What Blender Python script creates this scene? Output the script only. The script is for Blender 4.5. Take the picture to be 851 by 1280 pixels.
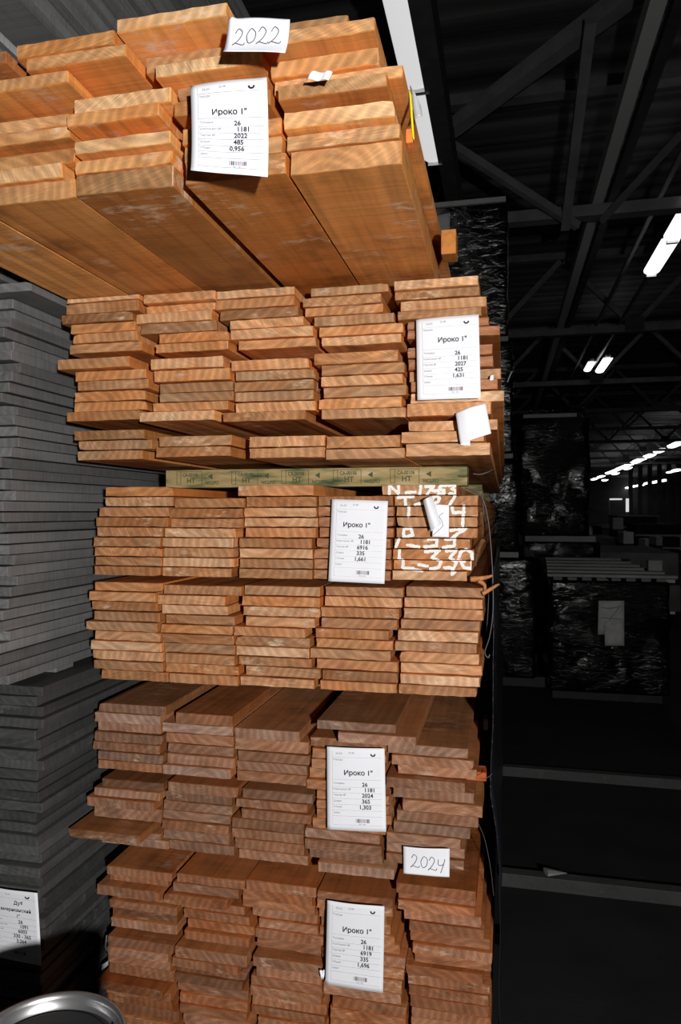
import bpy, bmesh, math, random
from mathutils import Vector, Matrix, noise
for o in list(bpy.data.objects): bpy.data.objects.remove(o)
S = bpy.context.scene
COL = S.collection
EYE = 1.55
F = 900.0
TH = math.atan(205/900)
CT, ST = math.cos(TH), math.sin(TH)
# ------------------------------------------------------------------ camera
cd = bpy.data.cameras.new('camera'); cam = bpy.data.objects.new('camera', cd); COL.objects.link(cam)
cd.sensor_fit = 'HORIZONTAL'; cd.sensor_width = 24.0; cd.lens = 24.0*F/851
cd.clip_start = 0.02; cd.clip_end = 400
cam.location = (0, 0, EYE); cam.rotation_euler = (math.pi/2, 0, TH)
S.camera = cam
# ------------------------------------------------------------------ light and exposure
w = bpy.data.worlds.new('hall_gloom'); S.world = w; w.use_nodes = True
w.node_tree.nodes['Background'].inputs[0].default_value = (0.9, 0.95, 1, 1)
w.node_tree.nodes['Background'].inputs[1].default_value = 0.012
S.view_settings.view_transform = 'Standard'; S.view_settings.look = 'None'
S.view_settings.exposure = 0.0; S.view_settings.gamma = 1.0; S.view_settings.use_curve_mapping = False
fl = bpy.data.lights.new('camera_flash', 'SPOT'); fo = bpy.data.objects.new('camera_flash', fl); COL.objects.link(fo)
fl.energy = 275; fl.shadow_soft_size = 0.035; fl.spot_size = math.radians(135); fl.spot_blend = 1.0; fl.color = (1.0, 0.985, 0.96)
fo.location = (0.52, -0.68, EYE+0.03)
fo.rotation_euler = (Vector((-0.42, 1.6, EYE-0.25))-fo.location).to_track_quat('-Z', 'Y').to_euler()

# ------------------------------------------------------------------ helpers
def cd_t(u): return (u-425.5)/F
def WX(u, Y):                                   # world x of a picture column on the plane y = Y
    t = cd_t(u); d = Y/(CT+t*ST); return d*(t*CT-ST)
def WP(u, v, Y):
    t = cd_t(u); d = Y/(CT+t*ST)
    return Vector((d*(t*CT-ST), Y, EYE+d*(640-v)/F))
def WZ(u, v, Y): return WP(u, v, Y).z

def link(name, me, mat=None, parent=None, loc=None):
    o = bpy.data.objects.new(name, me); COL.objects.link(o)
    if mat is not None and me is not None:
        for m in (mat if isinstance(mat, (list, tuple)) else [mat]): me.materials.append(m)
    if parent is not None: o.parent = parent
    if loc is not None: o.location = loc
    return o
def tag(o, label=None, cat=None, group=None, kind=None):
    if label: o['label'] = label
    if cat: o['category'] = cat
    if group: o['group'] = group
    if kind: o['kind'] = kind
    return o
def empty(name, loc, label, cat, group=None):
    o = bpy.data.objects.new(name, None); COL.objects.link(o); o.location = loc; o.empty_display_size = .05
    return tag(o, label, cat, group)
def pydata(vs, fs, smooth=False):
    me = bpy.data.meshes.new('m'); me.from_pydata([tuple(v) for v in vs], [], fs); me.validate(); me.update()
    if smooth: me.polygons.foreach_set('use_smooth', [True]*len(me.polygons))
    return me
def add_box(bm, c, s, rot=None, bevel=0.0):
    r = bmesh.ops.create_cube(bm, size=1.0); vs = r['verts']
    M = Matrix.Translation(Vector(c)) @ (rot.to_4x4() if rot else Matrix.Identity(4)) @ Matrix.Diagonal((s[0], s[1], s[2], 1))
    bmesh.ops.transform(bm, matrix=M, verts=vs)
    if bevel:
        es = {e for v in vs for e in v.link_edges}
        bmesh.ops.bevel(bm, geom=list(es), offset=bevel, segments=2, affect='EDGES', profile=.5)
def bm_mesh(bm, smooth=False):
    bmesh.ops.recalc_face_normals(bm, faces=bm.faces)
    me = bpy.data.meshes.new('m'); bm.to_mesh(me); bm.free()
    if smooth: me.polygons.foreach_set('use_smooth', [True]*len(me.polygons))
    return me
def box_obj(name, c, s, mat, parent=None, bevel=0.003, rot=None, local=False):
    bm = bmesh.new(); add_box(bm, (0, 0, 0), s, rot, bevel)
    return link(name, bm_mesh(bm), mat, parent, c)
def bar_between(name, a, b, w_, h_, mat, parent=None, bevel=0.0):
    a = Vector(a); b = Vector(b); d = b-a; L = d.length
    up = Vector((0, 0, 1)) if abs(d.normalized().z) < .98 else Vector((0, 1, 0))
    x = d.normalized(); y = up.cross(x).normalized(); z = x.cross(y)
    R = Matrix((x, y, z)).transposed()
    bm = bmesh.new(); add_box(bm, (0, 0, 0), (L, w_, h_), R, bevel)
    return link(name, bm_mesh(bm), mat, parent, (a+b)/2)
def tube(name, pts, r, mat, parent=None, seg=8, closed=False, loc=(0, 0, 0), taper=None):
    pts = [Vector(p) for p in pts]; n = len(pts); vs = []; fs = []
    prev = None
    for i, p in enumerate(pts):
        if closed: d = pts[(i+1) % n]-pts[i-1]
        else: d = pts[min(i+1, n-1)]-pts[max(i-1, 0)]
        d.normalize()
        if prev is None:
            a = Vector((0, 0, 1)) if abs(d.z) < .9 else Vector((1, 0, 0)); prev = d.cross(a).normalized()
        prev = (prev-d*prev.dot(d)).normalized(); q = d.cross(prev)
        rr = r*(taper[i] if taper else 1)
        for k in range(seg):
            an = 2*math.pi*k/seg; vs.append(p+(prev*math.cos(an)+q*math.sin(an))*rr)
    for i in range(n if closed else n-1):
        j = (i+1) % n
        for k in range(seg):
            fs.append((i*seg+k, i*seg+(k+1) % seg, j*seg+(k+1) % seg, j*seg+k))
    if not closed:
        fs.append(tuple(range(seg))[::-1]); fs.append(tuple((n-1)*seg+k for k in range(seg)))
    return link(name, pydata(vs, fs, True), mat, parent, loc)
def smooth_path(pts, n=8):
    pts = [Vector(p) for p in pts]; out = []
    for i in range(len(pts)-1):
        p0 = pts[max(i-1, 0)]; p1 = pts[i]; p2 = pts[i+1]; p3 = pts[min(i+2, len(pts)-1)]
        for k in range(n):
            t = k/n
            out.append(.5*((2*p1)+(p2-p0)*t+(2*p0-5*p1+4*p2-p3)*t*t+(3*p1-p0-3*p2+p3)*t**3))
    out.append(pts[-1]); return out

# ------------------------------------------------------------------ materials
def newmat(name):
    m = bpy.data.materials.new(name); m.use_nodes = True
    nt = m.node_tree; b = nt.nodes['Principled BSDF']
    return m, nt, b
def N(nt, t, **kw):
    n = nt.nodes.new(t)
    for k, v in kw.items():
        if k.startswith('i_'): n.inputs[k[2:].replace('_', ' ')].default_value = v
        else: setattr(n, k, v)
    return n
def ramp(nt, stops):
    r = nt.nodes.new('ShaderNodeValToRGB'); e = r.color_ramp.elements
    e[0].position, e[0].color = stops[0][0], (*stops[0][1], 1)
    e[1].position, e[1].color = stops[-1][0], (*stops[-1][1], 1)
    for p, c in stops[1:-1]:
        x = e.new(p); x.color = (*c, 1)
    return r
def g(v): return (v, v, v)
def mixrgb(nt, a, b, fac, mode='MIX'):
    m = nt.nodes.new('ShaderNodeMix'); m.data_type = 'RGBA'; m.blend_type = mode
    for sock, val in ((m.inputs[0], fac), (m.inputs[6], a), (m.inputs[7], b)):
        if isinstance(val, bpy.types.NodeSocket): nt.links.new(val, sock)
        elif isinstance(val, (tuple, list)): sock.default_value = (*val[:3], 1)
        else: sock.default_value = val
    return m.outputs[2]
def wood(name, end, rough=.6, scuff=.35, warm=True, darkstain=.5, bump=.25, contrast=1.0):
    m, nt, b = newmat(name); L = nt.links.new
    tc = N(nt, 'ShaderNodeTexCoord'); oi = N(nt, 'ShaderNodeObjectInfo')
    # per-board random offset and rotation
    mul = N(nt, 'ShaderNodeMath', operation='MULTIPLY'); mul.inputs[1].default_value = 37.0; L(oi.outputs['Random'], mul.inputs[0])
    rnd3 = N(nt, 'ShaderNodeTexWhiteNoise', noise_dimensions='1D'); L(mul.outputs[0], rnd3.inputs['W'])
    off = N(nt, 'ShaderNodeVectorMath', operation='MULTIPLY_ADD'); L(rnd3.outputs['Color'], off.inputs[0])
    off.inputs[1].default_value = (.9, .9, .5) if end else (3, 9, 3)
    off.inputs[2].default_value = (-.45, -.45, -.3) if end else (0, 0, 0)
    add = N(nt, 'ShaderNodeVectorMath', operation='ADD'); L(tc.outputs['Object'], add.inputs[0]); L(off.outputs[0], add.inputs[1])
    V = add.outputs[0]
    if end:
        vr = N(nt, 'ShaderNodeMapping'); vr.inputs['Scale'].default_value = (1, .02, 1); L(V, vr.inputs['Vector'])
        wv = N(nt, 'ShaderNodeTexWave', wave_type='RINGS', rings_direction='SPHERICAL'); L(vr.outputs[0], wv.inputs['Vector'])
        wv.inputs['Scale'].default_value = 17; wv.inputs['Distortion'].default_value = 9; wv.inputs['Detail'].default_value = 2; wv.inputs['Detail Scale'].default_value = .35
        wr = ramp(nt, [(0, g(.84)), (.7, g(1.0)), (1, g(1.16))]); L(wv.outputs['Fac'], wr.inputs[0])
        # fine saw scratches that run at an angle over the sawn end
        rot = N(nt, 'ShaderNodeMapping'); rot.inputs['Scale'].default_value = (1, 1, 1); L(V, rot.inputs['Vector'])
        ang = N(nt, 'ShaderNodeCombineXYZ'); am = N(nt, 'ShaderNodeMath', operation='MULTIPLY_ADD'); L(oi.outputs['Random'], am.inputs[0]); am.inputs[1].default_value = 2.0; am.inputs[2].default_value = -1.3
        L(am.outputs[0], ang.inputs[1]); L(ang.outputs[0], rot.inputs['Rotation'])
        st = N(nt, 'ShaderNodeMapping'); st.inputs['Scale'].default_value = (26, 20, 420); L(rot.outputs[0], st.inputs['Vector'])
        sn = N(nt, 'ShaderNodeTexNoise'); sn.inputs['Scale'].default_value = 1; sn.inputs['Detail'].default_value = 4; sn.inputs['Roughness'].default_value = .6; L(st.outputs[0], sn.inputs['Vector'])
        sr = ramp(nt, [(.3, g(.66)), (.5, g(.98)), (.72, g(1.4))]); L(sn.outputs['Fac'], sr.inputs[0])
        blo = N(nt, 'ShaderNodeTexNoise'); blo.inputs['Scale'].default_value = 19; blo.inputs['Detail'].default_value = 6; blo.inputs['Roughness'].default_value = .65; L(V, blo.inputs['Vector'])
        br = ramp(nt, [(.3, g(.62)), (.5, g(1.0)), (.7, g(1.3))]); L(blo.outputs['Fac'], br.inputs[0])
        hgt = sn.outputs['Fac']
    else:
        vr = N(nt, 'ShaderNodeMapping'); vr.inputs['Scale'].default_value = (26, 1.1, 26); L(V, vr.inputs['Vector'])
        wv = N(nt, 'ShaderNodeTexNoise'); L(vr.outputs[0], wv.inputs['Vector']); wv.inputs['Scale'].default_value = 2.2; wv.inputs['Detail'].default_value = 5; wv.inputs['Distortion'].default_value = .6
        wr = ramp(nt, [(.3, g(.78)), (.5, g(1.0)), (.7, g(1.12))]); L(wv.outputs['Fac'], wr.inputs[0])
        st = N(nt, 'ShaderNodeMapping'); st.inputs['Scale'].default_value = (2.2, 150, 2.2); L(V, st.inputs['Vector'])
        sn = N(nt, 'ShaderNodeTexNoise'); sn.inputs['Scale'].default_value = 1; sn.inputs['Detail'].default_value = 3; L(st.outputs[0], sn.inputs['Vector'])
        sr = ramp(nt, [(.3, g(.80)), (.5, g(1.0)), (.7, g(1.12))]); L(sn.outputs['Fac'], sr.inputs[0])
        blo = N(nt, 'ShaderNodeTexNoise'); blo.inputs['Scale'].default_value = 7; blo.inputs['Detail'].default_value = 5; blo.inputs['Roughness'].default_value = .6; L(V, blo.inputs['Vector'])
        br = ramp(nt, [(.3, g(1-.5*darkstain)), (.48, g(1.0)), (.7, g(1.1))]); L(blo.outputs['Fac'], br.inputs[0])
        hgt = sn.outputs['Fac']
    base = oi.outputs['Color']
    if not end and warm: base = mixrgb(nt, base, (1.32, 1.0, .60), 1.0, 'MULTIPLY')  # sawn faces are more orange; gain also paints in light the undersides lack
    c = mixrgb(nt, base, wr.outputs[0], contrast*.9, 'MULTIPLY')
    fr = N(nt, 'ShaderNodeMath', operation='MULTIPLY'); fr.inputs[1].default_value = 7.31; L(oi.outputs['Random'], fr.inputs[0])
    fr2 = N(nt, 'ShaderNodeMath', operation='FRACT'); L(fr.outputs[0], fr2.inputs[0])
    fr3 = N(nt, 'ShaderNodeMath', operation='MULTIPLY_ADD'); L(fr2.outputs[0], fr3.inputs[0]); fr3.inputs[1].default_value = .75 if end else .2; fr3.inputs[2].default_value = .15 if end else .7
    c = mixrgb(nt, c, sr.outputs[0], fr3.outputs[0], 'MULTIPLY')
    c = mixrgb(nt, c, br.outputs[0], contrast*.8, 'MULTIPLY')
    # hue drift from patch to patch
    hn = N(nt, 'ShaderNodeTexNoise'); hn.inputs['Scale'].default_value = 9 if end else 3; hn.inputs['Detail'].default_value = 2; L(V, hn.inputs['Vector'])
    hr = ramp(nt, [(.35, (1.0, .88, .78) if warm else g(.93)), (.65, (1.0, 1.08, 1.15) if warm else g(1.05))]); L(hn.outputs['Fac'], hr.inputs[0])
    c = mixrgb(nt, c, hr.outputs[0], .9, 'MULTIPLY')
    # pale chalky scuffs with a shape of their own
    sm = N(nt, 'ShaderNodeMapping'); sm.inputs['Scale'].default_value = (26, 8, 90) if end else (14, 34, 14); L(V, sm.inputs['Vector'])
    sc = N(nt, 'ShaderNodeTexNoise'); sc.inputs['Scale'].default_value = 1; sc.inputs['Detail'].default_value = 6; sc.inputs['Roughness'].default_value = .7; L(sm.outputs[0], sc.inputs['Vector'])
    sc2 = N(nt, 'ShaderNodeTexNoise'); sc2.inputs['Scale'].default_value = 11 if end else 4; sc2.inputs['Detail'].default_value = 1; L(V, sc2.inputs['Vector'])
    r1 = ramp(nt, [(.52, g(0)), (.68, g(1))]); L(sc.outputs['Fac'], r1.inputs[0])
    r2 = ramp(nt, [(.56 if end else .50, g(0)), (.70 if end else .62, g(1))]); L(sc2.outputs['Fac'], r2.inputs[0])
    mm = N(nt, 'ShaderNodeMath', operation='MULTIPLY'); L(r1.outputs[0], mm.inputs[0]); L(r2.outputs[0], mm.inputs[1])
    m2 = N(nt, 'ShaderNodeMath', operation='MULTIPLY'); L(mm.outputs[0], m2.inputs[0]); m2.inputs[1].default_value = scuff
    c = mixrgb(nt, c, (.86, .66, .47) if warm else g(.35), m2.outputs[0])
    L(c, b.inputs['Base Color']); b.inputs['Roughness'].default_value = rough
    b.inputs['Specular IOR Level'].default_value = .25
    bp = N(nt, 'ShaderNodeBump'); bp.inputs['Strength'].default_value = bump; bp.inputs['Distance'].default_value = .0012
    L(hgt, bp.inputs['Height']); L(bp.outputs[0], b.inputs['Normal'])
    return m
IE = wood('iroko_end_grain', True, scuff=.8)
IL = wood('iroko_sawn_face', False, scuff=.85, darkstain=1.0, contrast=1.1)
DE = wood('dark_iroko_end_grain', True, scuff=.45, contrast=1.1)
DL = wood('dusty_iroko_sawn_face', False, scuff=.25, darkstain=.9, contrast=1.1)
GE = wood('grey_oak_end_grain', True, warm=False, scuff=.25, contrast=.7)
GL = wood('grey_oak_sawn_face', False, warm=False, scuff=.15, contrast=.7, darkstain=.35)

def plain(name, col, rough=.7, metal=0, spec=.3, noise_amt=0, nscale=8, emit=None, estr=0, bump=0, bscale=40):
    m, nt, b = newmat(name); L = nt.links.new
    b.inputs['Base Color'].default_value = (*col, 1); b.inputs['Roughness'].default_value = rough; b.inputs['Metallic'].default_value = metal
    b.inputs['Specular IOR Level'].default_value = spec
    tc = N(nt, 'ShaderNodeTexCoord')
    if noise_amt:
        n = N(nt, 'ShaderNodeTexNoise'); n.inputs['Scale'].default_value = nscale; n.inputs['Detail'].default_value = 5; L(tc.outputs['Object'], n.inputs['Vector'])
        r = ramp(nt, [(.3, g(1-noise_amt)), (.7, g(1+noise_amt))]); L(n.outputs['Fac'], r.inputs[0])
        L(mixrgb(nt, col, r.outputs[0], 1.0, 'MULTIPLY'), b.inputs['Base Color'])
    if bump:
        n2 = N(nt, 'ShaderNodeTexNoise'); n2.inputs['Scale'].default_value = bscale; n2.inputs['Detail'].default_value = 4; L(tc.outputs['Object'], n2.inputs['Vector'])
        bp = N(nt, 'ShaderNodeBump'); bp.inputs['Strength'].default_value = bump; bp.inputs['Distance'].default_value = .01
        L(n2.outputs['Fac'], bp.inputs['Height']); L(bp.outputs[0], b.inputs['Normal'])
    if emit:
        b.inputs['Emission Color'].default_value = (*emit, 1); b.inputs['Emission Strength'].default_value = estr
    return m
PAPER = plain('white_paper', (.86, .87, .92), .75, noise_amt=.015, nscale=30)
INK = plain('black_print', (.02, .018, .03), .6)
PALEINK = plain('faint_grey_print', (.45, .46, .49), .7)
PEN = plain('grey_pen_ink', (.10, .09, .13), .6)
TEAL = plain('barcode_teal_ink', (.25, .45, .5), .7); ROSE = plain('barcode_red_ink', (.6, .3, .33), .7)
PAINT = plain('thick_white_paint', (.86, .84, .80), .55, noise_amt=.06, nscale=120, bump=.3, bscale=200)
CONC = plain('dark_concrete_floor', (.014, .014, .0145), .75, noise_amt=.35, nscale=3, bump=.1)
STEEL = plain('dark_painted_steel', (.20, .20, .205), .6, noise_amt=.2, nscale=5)
STEELD = plain('sooty_steel', (.07, .07, .072), .65, noise_amt=.2)
WALL = plain('dark_plaster_wall', (.06, .06, .062), .85, noise_amt=.3, nscale=.6)
LAMP = plain('lit_lamp_tray', (.8, .8, .8), .5, emit=(1, 1, 1), estr=1.6)
LAMPB = plain('bright_lamp_tube', (.8, .8, .8), .5, emit=(1, 1, 1), estr=3.5)
LAMPD = plain('white_lamp_tray', (.7, .7, .7), .35, spec=.5, emit=(1, 1, 1), estr=.62)
METAL = plain('bright_tin', (.55, .55, .56), .28, metal=.9, noise_amt=.1)
METALD = plain('dark_lacquered_tin', (.03, .03, .032), .3, metal=.3, spec=.6)
WIRE = plain('steel_strap_wire', (.10, .105, .11), .5, metal=.5)
YEL = plain('yellow_tape', (.75, .65, .02), .5)
CLEAR = plain('crinkled_clear_tape', (.45, .46, .48), .25, spec=.6)
BARKD = plain('dark_bark', (.13, .06, .025), .9, noise_amt=.5, nscale=70, bump=.6)
BARK = plain('splintered_wood', (.42, .17, .06), .8, noise_amt=.4, nscale=60, bump=.5)
def film_mat(name, col, rough, bumpy, sc=(9, 9, 22), spec=.6, dist=.05, lo=.12):
    m, nt, b = newmat(name); L = nt.links.new
    b.inputs['Base Color'].default_value = (*col, 1); b.inputs['Roughness'].default_value = rough; b.inputs['Specular IOR Level'].default_value = spec
    tc = N(nt, 'ShaderNodeTexCoord'); mp = N(nt, 'ShaderNodeMapping'); mp.inputs['Scale'].default_value = sc; L(tc.outputs['Object'], mp.inputs['Vector'])
    n = N(nt, 'ShaderNodeTexNoise'); n.inputs['Scale'].default_value = 1; n.inputs['Detail'].default_value = 5; n.inputs['Roughness'].default_value = .55; n.inputs['Distortion'].default_value = .8; L(mp.outputs[0], n.inputs['Vector'])
    n2 = N(nt, 'ShaderNodeTexNoise'); n2.inputs['Scale'].default_value = 2.6; n2.inputs['Detail'].default_value = 2; L(tc.outputs['Object'], n2.inputs['Vector'])
    rp = ramp(nt, [(.44, g(lo)), (.62, g(1))]); L(n2.outputs['Fac'], rp.inputs[0]); mu = N(nt, 'ShaderNodeMath', operation='MULTIPLY'); L(n.outputs['Fac'], mu.inputs[0]); L(rp.outputs[0], mu.inputs[1])
    bp = N(nt, 'ShaderNodeBump'); bp.inputs['Strength'].default_value = bumpy; bp.inputs['Distance'].default_value = dist; L(mu.outputs[0], bp.inputs['Height']); L(bp.outputs[0], b.inputs['Normal'])
    return m
FILM = film_mat('black_stretch_film', (.0012, .0012, .0012), .10, .8, sc=(11, 11, 26), spec=.2)
FILMT = film_mat('glinting_black_stretch_film', (.0012, .0012, .0012), .12, .9, sc=(7, 7, 16), spec=1.0, dist=.028, lo=.8)
FILM2 = film_mat('dark_blue_plastic_film', (.012, .014, .018), .3, .4)
# roof deck, corrugated
ROOF, nt, b = newmat('corrugated_roof_sheet')
tc = N(nt, 'ShaderNodeTexCoord'); wv = N(nt, 'ShaderNodeTexWave', bands_direction='Y'); wv.inputs['Scale'].default_value = 1.2; wv.inputs['Distortion'].default_value = .4
nt.links.new(tc.outputs['Object'], wv.inputs['Vector']); r = ramp(nt, [(0, g(.06)), (.5, g(.09)), (1, g(.13))]); nt.links.new(wv.outputs['Fac'], r.inputs[0]); nt.links.new(r.outputs[0], b.inputs['Base Color']); b.inputs['Roughness'].default_value = .8
# greenish stained bearer
BEAR, nt, b = newmat('green_stained_pine')
tc = N(nt, 'ShaderNodeTexCoord'); mp = N(nt, 'ShaderNodeMapping'); mp.inputs['Scale'].default_value = (9, 20, 45); nt.links.new(tc.outputs['Object'], mp.inputs['Vector'])
n = N(nt, 'ShaderNodeTexNoise'); n.inputs['Scale'].default_value = 1; n.inputs['Detail'].default_value = 6; nt.links.new(mp.outputs[0], n.inputs['Vector'])
r = ramp(nt, [(.33, (.04, .055, .018)), (.42, (.16, .16, .06)), (.50, (.33, .24, .10)), (.60, (.40, .30, .14)), (.75, (.55, .46, .28))]); nt.links.new(n.outputs['Fac'], r.inputs[0]); nt.links.new(r.outputs[0], b.inputs['Base Color']); b.inputs['Roughness'].default_value = .8

# ------------------------------------------------------------------ setting
def structure(name, c, s, mat):
    o = box_obj(name, c, s, mat, bevel=0); tag(o, kind='structure'); return o
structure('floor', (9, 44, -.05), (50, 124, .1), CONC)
structure('wall_back', (9, 104, 3.4), (50, .3, 7), WALL)
structure('wall_left', (-13, 44, 3.4), (.3, 124, 7), WALL)
structure('wall_right', (33.5, 44, 3.4), (.3, 124, 7), WALL)
# corrugated ceiling as real folded sheet
vs = []; fs = []; k = 0; ys = [-6+.19*i for i in range(580)]
for i, y in enumerate(ys):
    z = EYE+4.75+(.035 if (i//2) % 2 else -.035)
    vs += [(-13, y, z), (33.5, y, z)]
    if i: fs.append((2*i-2, 2*i-1, 2*i+1, 2*i))
me = pydata(vs, fs); o = link('ceiling', me, ROOF); tag(o, kind='structure')
sm = o.modifiers.new('s', 'SOLIDIFY'); sm.thickness = .02

# trusses
def truss(Y, label):
    root = empty('roof_truss', (0, Y, EYE+3.2), label, 'roof truss', 'steel roof trusses across the hall')
    R = lambda x, z: (x, 0, z)
    xs = [-8.6+2.4*i for i in range(14)]
    det = Y < 60
    bar_between('bottom_chord', R(xs[0], 0), R(xs[-1], 0), .16, .12, STEEL, root)
    bar_between('top_chord', R(xs[0], 1.35), R(xs[-1], 1.35), .16, .12, STEEL, root)
    for i in range(len(xs)-1):
        if (not det and i % 2) or (Y < 9 and xs[i] < 4.2): continue
        a, b_ = xs[i], xs[i+1]; m_ = (a+b_)/2
        bar_between('diagonal_strut', R(a, 1.3), R(m_, .04), .07, .09, STEEL, root)
        bar_between('diagonal_strut', R(m_, .04), R(b_, 1.3), .07, .09, STEEL, root)
    for i in range(1, len(xs)-1, 2):
        bar_between('gusset_plate', R(xs[i]-1.2-.16, .07), R(xs[i]-1.2+.16, .07), .18, .24, STEELD, root)
ords = ['nearest', 'second nearest', 'third nearest', 'fourth nearest', 'fifth nearest', 'sixth nearest', 'seventh nearest', 'eighth nearest', 'ninth nearest']
for i in range(9):
    truss(8.1+5.3*i, 'dark steel lattice truss under the roof, %s to the front timber stack' % ords[i])
# long purlins and conduits that run down the hall
def purlin(name, X, h, y0, y1, w_, hh, mat, label, cat='beam'):
    o = bar_between(name, (X, y0, EYE+h), (X, y1, EYE+h), w_, hh, mat)
    return tag(o, label, cat)
purlin('roof_beam', .98, 3.40, 2.5, 60, .11, .14, plain('light_grey_steel', (.7, .7, .7), .6), 'long grey steel beam running away overhead, left of the hanging lamps on the right')
purlin('roof_beam', 1.17, 3.52, 2.5, 60, .09, .10, STEELD, 'dark narrow steel beam close beside the long grey overhead beam')
purlin('roof_beam', -.52, 3.34, 2.5, 60, .14, .30, STEELD, 'dark steel beam just right of the large white lamp')
purlin('cable_conduit', 1.62, 3.38, 3, 60, .045, .05, STEEL, 'thin conduit running overhead between grey beam and right hand lamps', 'conduit')
purlin('lamp_rail', 2.02, 3.40, 3, 60, .04, .05, STEEL, 'thin rail that carries the row of lamps on the right', 'rail')
# near roof brace crossing at an angle
def brace(a, b_, da, db, label, w_=.14, h_=.10):
    pa = WP(a[0], a[1], da); pb = WP(b_[0], b_[1], db)
    return tag(bar_between('roof_brace', pa, pb, w_, h_, STEEL), label, 'brace')
brace((552, 172), (800, -12), 7.2, 6.0, 'broad double steel brace slanting up to the right behind the right lamp beam')
brace((553, 160), (790, -24), 7.4, 6.2, 'upper dark flange of the slanting double roof brace', .05, .05)
brace((556, 176), (722, 283), 7.2, 8.0, 'thin steel brace slanting down to the truss joint above the wrapped tower', .07, .08)
brace((752, 276), (851, 168), 8.0, 7.0, 'thin steel brace rising right from the truss joint', .05, .05)
brace((738, 25), (706, 285), 6.0, 8.0, 'steep steel strut dropping to the truss joint left of the long beam', .09, .08)

# ------------------------------------------------------------------ lamps
def lamp(X, h, y0, y1, wd, label, group, mat=LAMP):
    root = empty('ceiling_lamp', (X, (y0+y1)/2, EYE+h), label, 'lamp', group)
    L_ = y1-y0; n = 8
    # shallow tray with rounded bottom and domed ends
    vs = []; fs = []; prof = [(-.5, .45), (-.47, .1), (-.3, -.25), (0, -.35), (.3, -.25), (.47, .1), (.5, .45)]
    yy = [(-.5, .45), (-.492, .8), (-.47, .96), (-.44, 1), (.44, 1), (.47, .96), (.492, .8), (.5, .45)]
    for (fy, sc) in yy:
        for (px_, pz) in prof: vs.append((px_*wd*(.75+.25*sc), fy*L_, pz*wd*.38*sc+.02))
    m_ = len(prof)
    for i in range(len(yy)-1):
        for k in range(m_-1): fs.append((i*m_+k, i*m_+k+1, (i+1)*m_+k+1, (i+1)*m_+k))
    fs.append(tuple(range(m_))); fs.append(tuple((len(yy)-1)*m_+k for k in range(m_))[::-1])
    fs.append(tuple(i*m_ for i in range(len(yy)))+tuple(i*m_+m_-1 for i in reversed(range(len(yy)))))
    dif = link('diffuser', pydata(vs, fs, True), mat, root)
    box_obj('housing', (0, 0, wd*.19+.05), (wd*.5, L_*.96, .06), STEEL, root, bevel=.01)
    if y0 < 12:
        for s in (-1, 1): box_obj('end_clip', (0, s*L_*.497, .0), (wd*.6, .012, wd*.28), METAL, dif, bevel=.002)
GRPL = 'strip lamps in rows under the roof'
for i in range(3):
    y1 = 6.62-1.17*i
    lamp(-.62-.03*i, 3.2, y1-1.15, y1, .215, ['large white strip lamp above the top bundle, its far rounded end in view', 'large white strip lamp above the top bundle, middle length', 'large white strip lamp above the top bundle, length at the picture edge'][i], GRPL, LAMPD)
for i in range(2):
    y1 = 10.4-1.25*i
    lamp(1.93, 3.2, y1-1.22, y1, .21, ['bright strip lamp at right under the roof, lower far length', 'bright strip lamp at right under the roof, upper near length cut by picture edge'][i], GRPL)
lamp(2.13, 3.2, 16.0, 17.5, .19, 'brighter of two small square looking lamps in the middle distance', GRPL, LAMPB)
lamp(1.84, 3.2, 16.3, 17.3, .16, 'dimmer smaller lamp left of its twin in the middle distance', GRPL)
def far_lamp(u, v, L_, wd, label):
    d = 3.2*F/(640-v); t = cd_t(u); lamp(d*(t*CT-ST), 3.2, d*(CT+t*ST)-L_/2, d*(CT+t*ST)+L_/2, wd, label, GRPL, LAMPB)
NTH = ['first', 'second', 'third', 'fourth', 'fifth', 'sixth', 'seventh', 'eighth', 'ninth', 'tenth', 'eleventh', 'twelfth']
for i, (x, y) in enumerate([(740, 100), (700, 118), (575, 165), (483, 207), (402, 241), (360, 262), (302, 285), (245, 308), (192, 331), (150, 346), (75, 380), (20, 400)]):
    far_lamp(740+x/6.74, 540+y/6.74, 1.8 if i < 4 else 3.0, .42, 'tiny bright far lamp in the long slanting row, %s from its near end' % NTH[i])
for i, (x, y) in enumerate([(603, 413), (570, 418), (530, 426), (478, 434), (408, 452), (355, 461), (310, 472)]):
    far_lamp(740+x/6.74, 540+y/6.74, 3.0, .6, 'tiny bright far lamp in the short lower row, %s from its right end' % NTH[i])
far_lamp(740+715/6.74, 540+327/6.74, 1.8, .5, 'far lamp at the right picture edge between the two rows')
far_lamp(740+655/6.74, 540+343/6.74, 1.4, .35, 'dimmer far lamp just left of the edge lamp between the rows')
for i, (x, y) in enumerate([(107, 410), (195, 355), (297, 310)]):
    far_lamp(740+x/6.74, 540+y/6.74, 1.4, .5, 'small stray far lamp just below the long slanting row, %s of three' % ['left', 'middle', 'right'][i])

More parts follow.
